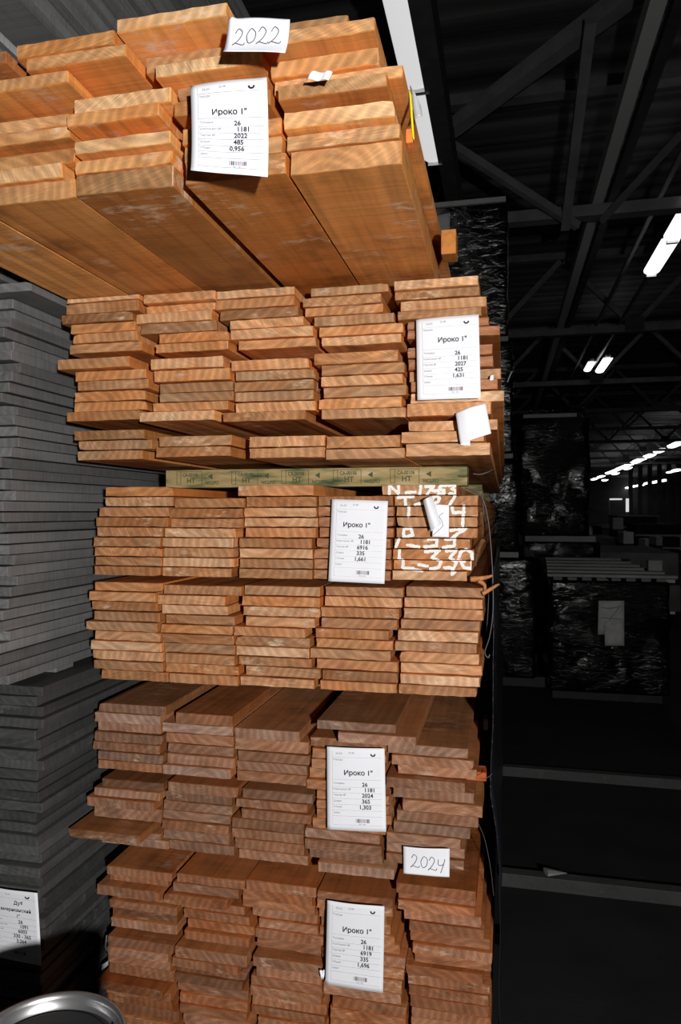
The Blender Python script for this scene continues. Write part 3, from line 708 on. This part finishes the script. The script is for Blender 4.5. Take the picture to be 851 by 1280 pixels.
# top bundle
sh = Sheet((238, 107.5), (333, 96), (338.5, 227), (244, 219), 1.035, .014, .002, lift=lambda a, b: .006*max(0, .4-a)*b)
o, org = sheet_obj(sh, 'paper_tag', 'large white printed tag on the top bundle, batch 2022, below the handwritten note', 'tag', group=TG)
printed(sh, o, org, T, ['26', '1181', '2022', '485', '0,956'], 1.32, tb=.35, title_x=.5, rowx=[.60, .67, .64, .61, .59])
sh = Sheet(*pt(crop(500, 380, 6.079), (122, 120), (597, 78), (613, 718), (133, 732)), 1.585, .003, .003)
o, org = sheet_obj(sh, 'paper_tag', 'white printed tag with number 2027 at right of second bundle', 'tag', group=TG)
printed(sh, o, org, T, ['26', '1181', '2027', '425', '1,631'], 1.33)
sh = Sheet(*pt(crop(400, 590, 4.052), (60, 138), (343, 147), (328, 565), (45, 552)), 1.70, .006, .002)
o, org = sheet_obj(sh, 'paper_tag', 'white printed tag with number 6916 left of the painted lettering', 'tag', group=TG)
printed(sh, o, org, T, ['26', '1181', '6916', '335', '1,661'], 1.47, tb=.33, title_x=.46, th=.055, rowx=[.55, .62, .58, .55, .54])
sh = Sheet(*pt(crop(400, 920, 4.728), (40, 62), (380, 75), (392, 562), (45, 550)), 1.69, .003, .003)
o, org = sheet_obj(sh, 'paper_tag', 'white printed tag with number 2024 and volume 1,303 on fifth bundle', 'tag', group=TG)
printed(sh, o, org, T, ['26', '1181', '2024', '365', '1,303'], 1.43, tb=.33, title_x=.54)
sh = Sheet(*pt(crop(390, 1110, 7.09), (135, 108), (640, 165), (632, 912), (122, 838)), 1.685, .006, .003)
o, org = sheet_obj(sh, 'paper_tag', 'white printed tag with number 6919 on the bottom bundle', 'tag', group=TG)
printed(sh, o, org, T, ['26', '1181', '6919', '335', '1,696'], 1.46, tb=.345, title_x=.53)
# grey stack tag
sh = Sheet((-16, 1107), (49.5, 1114), (56.5, 1202), (-12, 1193), 1.535, .004, .005, lift=lambda a, b: .010*a*a)
o, org = sheet_obj(sh, 'paper_tag', 'curled white printed tag on the grey oak stack at lower left', 'tag', group=TG)
printed(sh, o, org, [('Дуб', .62, .20, .05), ('американский', .56, .30, .045), ('1"', .60, .385, .045)], ['26', '1091', '6003', '330 - 365', '3,264'], 1.30, rowx=[.64, .70, .67, .66, .64])
# handwritten notes
def hand(sh, org, o, strokes_, wd, asp, name='handwriting', mat=PEN):
    on_sheet(sh, org, o, name, [ribbon(s_, wd, asp) for s_ in strokes_], mat)
two = lambda x, y, w_=1.0: [(x+.02, y-.07), (x+.07*w_, y-.2), (x+.135*w_, y-.1), (x+.09*w_, y+.1), (x+.0, y+.28), (x+.04, y+.22), (x+.16*w_, y+.27), (x+.19*w_, y+.2)]
zero = lambda x, y: [(x+.08, y-.17), (x+.02, y+.03), (x+.06, y+.24), (x+.14, y+.16), (x+.16, y-.06), (x+.09, y-.18)]
four = lambda x, y: [(x, y-.14), (x+.0, y+.05), (x+.1, y+.04), (x+.14, y-.16), (x+.10, y+.1), (x+.05, y+.33)]
sh = Sheet((286.6, 24.6), (362, 23.6), (359.5, 73), (283, 70.5), 1.03, .012, .003, lift=lambda a, b: .006*math.exp(-((a-.05)**2)/.004)*(1-b))
o, org = sheet_obj(sh, 'paper_note', 'white note with handwritten 2022 hanging at the top of the top bundle', 'note')
hand(sh, org, o, [two(.12, .5), zero(.31, .46), two(.50, .44), two(.70, .42)], .014, .66)
sh = Sheet(*pt(crop(400, 920, 4.728), (492, 652), (765, 668), (765, 828), (495, 808)), 1.698, .004, .003)
o, org = sheet_obj(sh, 'paper_note', 'white note with handwritten 2024 between fifth and bottom bundles', 'note')
hand(sh, org, o, [two(.16, .46), zero(.36, .48), two(.54, .52), four(.76, .54)], .014, .58)
# blank folded sheet on the second bundle
fc = crop(500, 380, 6.079)
sh = Sheet(*pt(fc, (422, 830), (650, 755), (692, 985), (458, 1066)), 1.575, .0, .012)
o, org = sheet_obj(sh, 'paper_note', 'tilted blank folded white paper below the 2027 tag', 'note')
sh2 = Sheet(*pt(fc, (440, 1020), (530, 1000), (532, 1078), (462, 1070)), 1.592, .0, .0)
q, _ = sheet_obj(sh2, 'folded_back_flap', None, None, parent=o); q.location = q.location-o.location
# rolled note on the painted board ends
sh = Sheet(*pt(pc, (575, 163), (653, 168), (652, 331), (568, 328)), 1.695, 0, .002)
o, org = sheet_obj(sh, 'paper_note', 'rolled up white note with pen curve over the painted lettering', 'note')
hand(sh, org, o, [[(.65, .25), (.4, .35), (.55, .5), (.62, .65), (.35, .8), (.05, .95)]], .03, 2.0)
sh2 = Sheet(*pt(pc, (520, 143), (566, 121), (613, 262), (562, 303)), 1.684, 0, .012)
q, _ = sheet_obj(sh2, 'rolled_flap', None, None, parent=o); q.location = q.location-o.location
# scraps
sh = Sheet((386, 93), (416, 90), (411, 102), (383, 101), 1.045, .0, .005, lift=lambda a, b: .004*math.sin(9*a))
o, org = sheet_obj(sh, 'paper_scrap', 'small torn white paper scrap at the top right of the top bundle', 'paper scrap', nx=10, ny=5)
sh = Sheet((612.5, 470), (617, 468), (616.5, 475), (612, 476), 1.60, .0, .001)
o, org = sheet_obj(sh, 'paper_scrap', 'tiny white paper scrap right of the 2027 tag', 'paper scrap', nx=3, ny=3)
sh = Sheet((399, 1212), (406.5, 1213), (405, 1223), (402, 1223), 1.70, .002, .001, lift=lambda a, b: .003*math.sin(14*a))
o, org = sheet_obj(sh, 'paper_scrap', 'small frayed white paper scrap left of the 6919 tag', 'paper scrap', nx=8, ny=4)

# ------------------------------------------------------------------ grey oak stack on the left
GX = -1.165
rg = random.Random(21)
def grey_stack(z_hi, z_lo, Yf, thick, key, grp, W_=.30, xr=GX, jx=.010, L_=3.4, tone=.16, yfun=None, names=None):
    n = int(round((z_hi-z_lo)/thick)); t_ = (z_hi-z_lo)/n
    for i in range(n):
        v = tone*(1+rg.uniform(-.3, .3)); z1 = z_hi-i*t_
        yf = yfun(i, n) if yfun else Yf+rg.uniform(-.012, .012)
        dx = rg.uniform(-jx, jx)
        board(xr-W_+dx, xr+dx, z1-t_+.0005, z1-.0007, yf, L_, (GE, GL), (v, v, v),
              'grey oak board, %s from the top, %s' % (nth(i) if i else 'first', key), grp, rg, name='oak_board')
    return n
# rising tiers: lowest, middle, upper, highest
zc = lambda v, d=1.765: EYE+(640-v)/F*d
grey_stack(zc(868, 1.70), .13, 1.565, .0262, 'lowest bundle of left grey stack', 'boards of the lowest grey bundle', xr=-1.115, jx=.014, tone=.07)  # low tone puts the darkening of this corner into the oak colour
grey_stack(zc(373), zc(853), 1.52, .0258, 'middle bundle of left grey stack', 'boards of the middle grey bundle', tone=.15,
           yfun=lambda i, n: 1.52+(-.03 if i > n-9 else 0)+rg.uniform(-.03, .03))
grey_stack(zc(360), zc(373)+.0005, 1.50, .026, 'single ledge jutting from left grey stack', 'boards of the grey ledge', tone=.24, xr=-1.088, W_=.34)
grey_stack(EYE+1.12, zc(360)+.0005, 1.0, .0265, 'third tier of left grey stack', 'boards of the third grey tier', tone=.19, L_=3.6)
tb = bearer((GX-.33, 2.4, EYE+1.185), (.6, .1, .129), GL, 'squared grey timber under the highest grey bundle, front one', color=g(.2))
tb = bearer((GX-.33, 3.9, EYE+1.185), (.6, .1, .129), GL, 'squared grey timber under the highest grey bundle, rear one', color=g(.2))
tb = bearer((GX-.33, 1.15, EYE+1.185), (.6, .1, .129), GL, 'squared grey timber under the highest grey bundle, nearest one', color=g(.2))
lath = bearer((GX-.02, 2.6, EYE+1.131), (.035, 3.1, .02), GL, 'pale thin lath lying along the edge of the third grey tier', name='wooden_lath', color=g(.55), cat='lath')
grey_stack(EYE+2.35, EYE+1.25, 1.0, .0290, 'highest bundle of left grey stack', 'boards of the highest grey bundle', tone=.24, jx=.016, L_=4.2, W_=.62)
for q, yq in enumerate((1.75, 3.2, 4.6)):
    bearer((-1.27, yq, .0646), (.3, .1, .129), GL, 'squared timber on the floor under the grey stack, %s one' % ['front', 'middle', 'rear'][q], color=g(.12))
    zlow = zc(868, 1.70); zmid = zc(853)
    bearer((-1.31, yq, (zlow+zmid)/2), (.28, .08, zmid-zlow-.001), GL, 'small bearer between the lowest and middle grey bundles, %s one' % ['front', 'middle', 'rear'][q], color=g(.16))

# ------------------------------------------------------------------ round tin at the lower left corner
def lathe(prof, seg=72):
    vs = []; fs = []; n = len(prof)
    for k in range(seg):
        a = 2*math.pi*k/seg
        for (r_, z_) in prof: vs.append((r_*math.cos(a), r_*math.sin(a), z_))
    for k in range(seg):
        for i in range(n-1):
            a = k*n+i; b_ = ((k+1) % seg)*n+i; fs.append((a, b_, b_+1, a+1))
    return pydata(vs, fs, True)
zt_ = EYE-.815; dd = 1.10
t_ = (54-425.5)/F; cxd = Vector((dd*(t_*CT-ST), dd*(CT+t_*ST), 0))
can = empty('metal_pail', (cxd.x, cxd.y, 0), 'round tin pail with bright rim and dark recessed lid at lower left corner', 'pail')
R_ = .120
link('pail_body', lathe([(0, 0), (R_*.90, 0), (R_*.92, .01), (R_*.98, zt_-.03), (R_*.985, zt_-.012)]), METALD, can)
link('rim', lathe([(R_*.985, zt_-.014), (R_*1.02, zt_-.010), (R_*1.03, zt_-.002), (R_*1.01, zt_+.003), (R_*.97, zt_+.002), (R_*.95, zt_-.006), (R_*.93, zt_-.016), (R_*.90, zt_-.020)]), METAL, can)
link('lid', lathe([(0, zt_-.018), (R_*.30, zt_-.018), (R_*.33, zt_-.014), (R_*.36, zt_-.018), (R_*.74, zt_-.020), (R_*.77, zt_-.014), (R_*.80, zt_-.0145), (R_*.83, zt_-.022), (R_*.90, zt_-.0205)]), METALD, can)
tube('wire_clip', [(R_*.62, R_*.52, zt_-.016), (R_*.66, R_*.56, zt_-.006), (R_*.70, R_*.50, zt_-.012), (R_*.78, R_*.42, zt_-.010)], .002, METAL, can)

# ------------------------------------------------------------------ wrapped bundles in the aisle and at the back
def wrapped(x0, x1, y0, y1, z0, z1, label, grp='black film wrapped bundles', seed=0, cr=.016, mat=None):
    sx, sy, sz = x1-x0, y1-y0, z1-z0
    bm = bmesh.new(); add_box(bm, (0, 0, 0), (sx, sy, sz), None, .025)
    bmesh.ops.subdivide_edges(bm, edges=[e for e in bm.edges if e.calc_length() > .2], cuts=14, use_grid_fill=True)
    for v in bm.verts:
        q = v.co*7+Vector((seed*3.1, 0, 0)); q.z *= 2.2
        d = noise.noise(q)*cr+noise.noise(q*2.3)*cr*.5
        if abs(v.co.z) < sz/2-.03: v.co += Vector((v.co.x/sx, v.co.y/sy, 0)).normalized()*d
    o = link('wrapped_bundle', bm_mesh(bm, True), mat or FILM, None, ((x0+x1)/2, (y0+y1)/2, (z0+z1)/2))
    return tag(o, label, 'wrapped bundle', grp)
def slat(x0, x1, y0, y1, z0, z1, label, tone, grp='loose slats on the wrapped bundles'):
    return bearer(((x0+x1)/2, (y0+y1)/2, (z0+z1)/2), (x1-x0, y1-y0, z1-z0), GL, label, name='loose_lath', color=g(tone), grp=grp, cat='lath')
YT = 6.5
def zy(v, u, Y): return WZ(u, v, Y)
lv = [(251, 420, 635, 'topmost'), (426, 567, 641, 'second'), (573, 690, 648, 'third'), (697, 851, 670, 'lowest')]
for i, (va, vb, ur, nm) in enumerate(lv):
    z1 = zy(va, 635, YT); z0 = max(0.0, zy(vb, 635, YT)) if i < 3 else 0.09
    xr = WX(ur, YT); x0 = -1.35
    wrapped(x0, xr, YT, YT+2.6, z0, z1, '%s black film wrapped bundle in the tall tower right of the orange stack' % nm, seed=i, mat=FILMT if i < 2 else FILM)
    if i == 0:
        slat(x0+.02, xr-.02, YT+.0, YT+.12, z1+.001, z1+.045, 'pale slat lying on top of the tall wrapped tower', .34)
        slat(x0+.02, xr-.02, YT+1.3, YT+1.42, z1+.001, z1+.045, 'rear slat lying on top of the tall wrapped tower', .3)
    if i < 3:
        zn = zy(lv[i+1][0], 635, YT)
        for q, yq in enumerate((.0, 1.2, 2.4)):
            slat(x0+.02, xr-.0, YT+yq, YT+yq+.1, zn+.0005, z0-.0005, '%s slat under the %s wrapped bundle of the tall tower' % (['front', 'middle', 'rear'][q], nm), .22)
for q, yq in enumerate((.1, 1.2, 2.3)):
    slat(-1.3, WX(685, YT), YT+yq, YT+yq+.1, 0, .089, '%s floor slat under the tall wrapped tower' % ['front', 'middle', 'rear'][q], .03)
# paper on the tall tower
Yp = YT-.04
sh = Sheet((545, 270), (562, 266), (562, 288), (547, 290), Yp, 0, .003)
o, org = sheet_obj(sh, 'paper_tag', 'small grey paper on the tall wrapped tower, upper left', 'tag', mat=plain('greyed_paper', (.45, .45, .45), .8), nx=4, ny=4)
# big wrapped bundle with loose boards on top
YW = 6.1
xa, xb = WX(687, YW), WX(838, YW); zw = WZ(760, 726, YW)
wrapped(xa, xb, YW, YW+2.8, .09, zw, 'wide low black film wrapped bundle at right under loose grey slats', seed=9, cr=.02)
for q, yq in enumerate((.15, 1.3, 2.5)):
    slat(xa+.03, xb-.03, YW+yq, YW+yq+.1, 0, .089, '%s floor slat under the wide wrapped bundle' % ['front', 'middle', 'rear'][q], .02)
for q in range(8):
    x = xa+.06+q*(xb-xa-.1)/7.3
    slat(x-.035, x+.035, YW-.03, YW+2.5, zw+.001, zw+.026, 'narrow lengthwise slat on the wide wrapped bundle, %s from the left' % (ORD[q] if q else 'first'), .10, 'lengthwise slats on the wide wrapped bundle')
for q, yq in enumerate((.0, .38, .78, 1.2, 1.65, 2.15)):
    slat(xa-.02+.02*q, xb+.05-.02*q, YW-.02+yq, YW+.1+yq, zw+.027, zw+.05, 'crosswise slat on the wide wrapped bundle, %s from the front' % (ORD[q] if q else 'first'), .20, 'crosswise slats on the wide wrapped bundle')
bearer(((WX(810, YW+.5)+WX(825, YW+.5))/2, YW+.5, zw+.05+.045), (.11, .1, .088), GL, 'small grey wooden block standing on the slats of the wide wrapped bundle', name='wooden_block', color=g(.2), cat='block')
GP = plain('grey_paper_sheet', (.32, .32, .32), .8, noise_amt=.15, nscale=20)
sh = Sheet((748, 751), (780, 751), (780, 793), (747, 793), YW-.045, 0, .003)
o, org = sheet_obj(sh, 'paper_tag', 'grey paper sheet on the wide wrapped bundle, upper of two', 'tag', mat=GP, nx=5, ny=5)
hand(sh, org, o, [[(.1, .2), (.5, .22), (.9, .15)], [(.2, .8), (.5, .5), (.8, .2)], [(.1, .5), (.9, .55)]], .03, 1.3)
sh = Sheet((755, 776), (780, 775), (780, 807), (756, 807), YW-.055, 0, .003)
o, org = sheet_obj(sh, 'paper_tag', 'grey paper sheet on the wide wrapped bundle, lower of two', 'tag', mat=GP, nx=5, ny=5)
# stack behind the wide bundle
YS = 9.6
xa2, xb2 = WX(656, YS), WX(742, YS)
z_a = WZ(700, 677, YS); z_b = WZ(700, 670, YS); z_c = WZ(700, 521, YS)
wrapped(xa2+.02, xb2+.08, YS, YS+2.4, .002, z_a, 'lower black film wrapped bundle standing behind the wide one', seed=12)
slat(xa2, xb2+.02, YS-.03, YS+.12, z_a+.0005, z_b-.0005, 'grey slat between the two wrapped bundles behind the wide one, front', .26)
slat(xa2, xb2+.02, YS+1.9, YS+2.05, z_a+.0005, z_b-.0005, 'grey slat between the two wrapped bundles behind the wide one, rear', .26)
wrapped(xa2-.06, xb2-.05, YS, YS+2.4, z_b, z_c, 'upper tall shiny black wrapped bundle standing behind the wide one', seed=14, cr=.035)
slat(xa2-.02, xb2-.2, YS+.05, YS+.2, z_c+.001, z_c+.05, 'grey slat on top of the wrapped pair behind the wide bundle', .28)
wrapped(xa2+.1, xb2+.05, YS+1.5, YS+2.3, z_c+.002, z_c+.32, 'small crumpled black film parcel on top of the wrapped pair', seed=17, cr=.04)

# ------------------------------------------------------------------ bearers lying on the aisle floor
for (va, vb, nm) in ((951, 4.42, 'farther'), (1089, 3.14, 'nearer')):
    Yq = 4.36 if nm == 'farther' else 3.08
    o = bearer((1.2+WX(626, Yq), Yq, .03), (2.4, .055, .055), GL, '%s long grey timber bearer lying across the dark aisle floor' % nm, name='floor_bearer', color=g(.055), cat='bearer')
    o.location.z = .0285
# wood chip beside the nearer bearer
p = Vector((WX(697, 3.0), 3.0, 0))
bm = bmesh.new(); bmesh.ops.create_cone(bm, cap_ends=True, segments=7, radius1=.03, radius2=.002, depth=.09, matrix=Matrix.Rotation(1.57, 4, 'Y') @ Matrix.Diagonal((.4, 1, 1, 1)))
o = link('wood_chip', bm_mesh(bm), GL, None, (p.x, 3.08, .0695)); o.color = (.3, .3, .3, 1); o.rotation_euler = (0, .1, .3); tag(o, 'small grey wood chip resting on the nearer floor bearer', 'chip')

# ------------------------------------------------------------------ things on the right flank of the stack
def film_sheet(pts, label, wig=.010, seed=0):
    # pts: rows of (x, y_front, y_back, z)
    vs = []; fs = []; ncol = 16; rows = 60
    z1 = pts[0]; z0 = pts[-1]
    for j in range(rows+1):
        f = j/rows*(len(pts)-1); k = min(int(f), len(pts)-2); t = f-k
        x, ya, yb_, z = [pts[k][i]*(1-t)+pts[k+1][i]*t for i in range(4)]
        for i in range(ncol+1):
            y = ya+(yb_-ya)*i/ncol
            dx = wig*(noise.noise(Vector((y*9+seed, z*3, seed)))+.5*noise.noise(Vector((y*30, z*9, seed))))
            vs.append((x+dx+.005*(1-i/ncol)*noise.noise(Vector((z*6, seed, 0))), y+.004*noise.noise(Vector((z*40, y*20, 3))), z))
        if j:
            for i in range(ncol):
                a = (j-1)*(ncol+1)+i; fs.append((a, a+1, a+ncol+2, a+ncol+1))
    o = link('plastic_film', pydata(vs, fs, True), FILM2); sm_ = o.modifiers.new('t', 'SOLIDIFY'); sm_.thickness = .0015
    return tag(o, label, 'plastic film')
film_sheet([(-.030, 1.79, 4.4, 1.385), (-.030, 1.79, 4.4, .86), (-.012, 1.79, 4.4, .68), (-.012, 1.79, 4.4, .1)], 'dark plastic film hanging down the right flank of the lower orange bundles', wig=.005, seed=2)
# left flank scraps of film
for i, (u, v, hgt) in enumerate(((134, 1177, 24), (129, 1213, 24))):
    sh = Sheet((u-2, v-hgt/2+4), (u+6, v-hgt/2), (u+7, v+hgt/2), (u-4, v+hgt/2-3), 1.79, 0, .006)
    o, org = sheet_obj(sh, 'film_scrap', '%s grey plastic film scrap at the left edge of the bottom bundle' % ['upper', 'lower'][i], 'film scrap', mat=CLEAR, nx=4, ny=6)
# strap wires
def wire(px, Y, label, r=.0012):
    pts = smooth_path([WP(u, v, Y+dy) for (u, v, dy) in px], 8)
    c = pts[0].copy(); o = tube('strap_wire', [p-c for p in pts], r, WIRE, None, 6, loc=c)
    return tag(o, label, 'wire')
wire([(581, 610, 0), (592, 614, -.005), (603, 623, -.008), (610, 650, -.008), (614, 690, -.006), (616, 730, -.004), (616, 765, -.004), (612, 795, -.004), (606, 815, -.004), (610, 822, -.004), (612, 818, -.002)], 1.74, 'loose steel strap wire looping down right of the painted bundle', .0014)
wire([(603, 612, 0), (605, 650, 0), (609, 690, 0), (611, 725, 0), (610, 760, 0), (608, 790, 0)], 1.78, 'second straighter strap wire just inside the loop', .001)
wire([(591, 592, 0), (600, 593, 0), (610, 590, 0), (615, 587, -.004)], 1.70, 'short bent strap wire under the second bundle right corner', .0014)
wire([(599, 973, 0), (606, 973, 0), (612, 970, 0), (615, 967, 0)], 1.72, 'short strap wire end sticking out of the fifth bundle right side', .001)
wire([(598, 1030, .05), (606, 1050, .05), (613, 1085, .05), (617, 1120, .05)], 1.74, 'thin strap wire bowed beside the 2024 note right side', .0009)
wire([(634, 478, 0), (637, 470, 0), (640, 464, 0)], 1.64, 'white plastic strap end poking right of the second bundle', .0015)
# splinters at the right
def splinter(px, Y, r, label, mat=BARK, taper=None):
    pts = [WP(u, v, Y) for u, v in px]; c = pts[0].copy()
    pp = smooth_path([p-c for p in pts], 4)
    o = tube('wood_splinter', pp, r, mat, None, 6, loc=c, taper=[1.0-.65*i/(len(pp)-1)+.15*noise.noise(Vector((i*1.7, 0, 0))) for i in range(len(pp))])
    return tag(o, label, 'splinter')
splinter([(588, 724), (600, 723), (611, 721), (615, 719)], 1.70, .0075, 'broad splintered board end lying on the fourth bundle right corner')
splinter([(603, 742), (612, 737), (620, 732), (624, 730)], 1.69, .006, 'curved orange wood splinter poking out right above the fourth bundle')
splinter([(598, 726), (606, 732), (604, 745)], 1.695, .006, 'short dark splinter hanging over the fourth bundle corner')
splinter([(604, 674), (601, 680), (597, 690), (594, 708)], 1.76, .008, 'bark covered splinter on the right flank of the painted bundle', BARKD)
splinter([(601, 640), (603, 655), (603, 672)], 1.77, .005, 'thin upright splinter behind the painted bundle right edge', BARKD)
# yellow tape, clear tape and block ends on the right flank of the top bundle
sh = Sheet((511, 112), (514.5, 118), (518, 176), (515, 172), 1.16, 0, .003)
o, org = sheet_obj(sh, 'yellow_tape', 'narrow yellow tape strip hanging on the right side of the top bundle', 'tape', mat=YEL, nx=3, ny=16)
sh = Sheet((512, 106), (526, 132), (528, 146), (518, 150), 1.19, 0, .006)
o, org = sheet_obj(sh, 'clear_tape', 'crinkled clear tape shred beside the yellow tape strip', 'tape', mat=CLEAR, nx=6, ny=10)
p_ = WP(511.5, 169, 1.16); 
o = bearer((p_.x, 1.17, p_.z), (.012, .02, .023), IL, 'small orange spacer end poking out right of the top bundle', name='wooden_spacer', color=(.55, .2, .07), cat='spacer')
p_ = WP(558, 302, 1.66)
o = bearer((-.125, 1.69, p_.z), (.034, .06, .056), IL, 'orange block end sticking out of the top bundle right side, before the wrapped tower', name='wooden_block', color=(.36, .19, .075), cat='block')
pb = WP(600, 972, 1.80)
o = bearer((pb.x-.01, 1.83, pb.z), (.05, .05, .022), IL, 'red orange spacer end poking out of the fifth bundle right side', name='wooden_spacer', color=(.50, .13, .04), cat='spacer')
for i, (u, v, Y_) in enumerate(((607, 908, 2.0), (621, 1178, 2.0))):
    pb = WP(u, v, Y_); o = bearer((pb.x, Y_+.04, pb.z), (.014, .05, .03), GL, '%s small grey block end on the dark right flank' % ['upper', 'lower'][i], name='wooden_block', color=g(.22), cat='block')
# screws on the top faces of the fifth bundle
# ------------------------------------------------------------------ far hall: stacked piles, crates, posts
def pile(u0, u1, v0, v1, Y, label, tone, layers=3, cover=None):
    x0, x1 = WX(u0, Y), WX(u1, Y); z1 = WZ((u0+u1)/2, v0, Y); z0 = max(0, WZ((u0+u1)/2, v1, Y))
    root = empty('timber_pile', ((x0+x1)/2, Y+1.2, 0), label, 'timber pile', 'far timber piles')
    wd = x1-x0; H_ = z1
    for k in range(layers):
        a = H_*k/layers; b_ = H_*(k+1)/layers
        box_obj('timber_bundle', (0, 0, (a+b_)/2+.03), (wd*(1-.04*(k % 2)), 2.4, (b_-a)-.08), plain('far_timber', g(tone), .8, noise_amt=.3, nscale=4), root, bevel=.02)
        for s_ in (-1, 1): box_obj('cross_slat', (0, s_*.9, a+.03-.0), (wd*.96, .1, .06), GL, root, bevel=.004)
    if cover: box_obj('cover_board', (0, 0, H_+.025), (wd*1.04, 2.6, .05), plain('pale_cover_board', g(cover), .7), root, bevel=.006)
FG = .5
pile(738, 776, 672, 690, 16.8, 'low dark timber pile in middle distance right of the wrapped pair', .10)
pile(752, 782, 660, 675, 22, 'far pile with pale top board left of the white crate', .12, 2, .25)
pile(772, 822, 646, 668, 27, 'far table like pile with long pale cover board', .05, 2, .5)
pile(795, 851, 655, 690, 24, 'dark broad far pile at the right picture edge', .04, 3)
pile(742, 851, 690, 700, 11.5, 'very low grey timber pile just beyond the wide wrapped bundle', .16, 2)
def crate(u0, u1, v0, v1, Y, label, tone):
    x0, x1 = WX(u0, Y), WX(u1, Y); z1 = WZ((u0+u1)/2, v0, Y); z0 = WZ((u0+u1)/2, v1, Y)
    root = empty('crate', ((x0+x1)/2, Y, z0), label, 'crate', 'far pale crates')
    mt = plain('pale_crate_board', g(tone), .75, noise_amt=.15, nscale=6)
    box_obj('crate_body', (0, .35, (z1-z0)/2), (x1-x0, .7, z1-z0), mt, root, bevel=.01)
    box_obj('pallet_base', (0, .35, -z0/2), (x1-x0, .7, z0-.002), plain('dark_pallet_wood', g(.03), .8), root, bevel=.01)
    box_obj('crate_batten', (0, -.015, (z1-z0)*.85), (x1-x0, .03, (z1-z0)*.12), mt, root, bevel=.003)
    box_obj('crate_batten', (0, -.015, (z1-z0)*.15), (x1-x0, .03, (z1-z0)*.12), mt, root, bevel=.003)
crate(766, 779, 647, 662, 21, 'tall pale far crate with dark opening below the far lamps', .55)
crate(779, 792, 665, 680, 14.4, 'pale tilted far crate face near the middle distance piles', .62)
crate(806, 818, 674, 685, 15.4, 'squarish pale far crate right of the tilted one', .5)
crate(820, 828, 671, 682, 14.6, 'narrow pale far crate touching the squarish one', .38)
for i, u in enumerate((788, 800, 812, 824, 836, 848)):
    x = WX(u, 70); o = bar_between('hall_column', (x, 70, 0), (x, 70, EYE+4.4), .35, .35, WALL)
    tag(o, 'grey far hall column, %s from the left' % ['first', 'second', 'third', 'fourth', 'fifth', 'sixth'][i], 'column', 'far hall columns')
# lit doorway frame far away
pa = WP(762, 624, 60); root = empty('light_frame', pa, 'small lit frame of far lamps beside the far column row', 'lamp')
q1 = bar_between('light_bar', (0, 0, 0), (.9, 0, 0), .2, .12, LAMPD, root); q2 = bar_between('light_bar', (1.3, 0, .05), (1.3, 0, -1.0), .2, .2, LAMPD, root)

for sx in (0, 1.3): bar_between('frame_post', (sx, .3, -pa.z), (sx, .3, 0), .12, .12, STEELD, root)
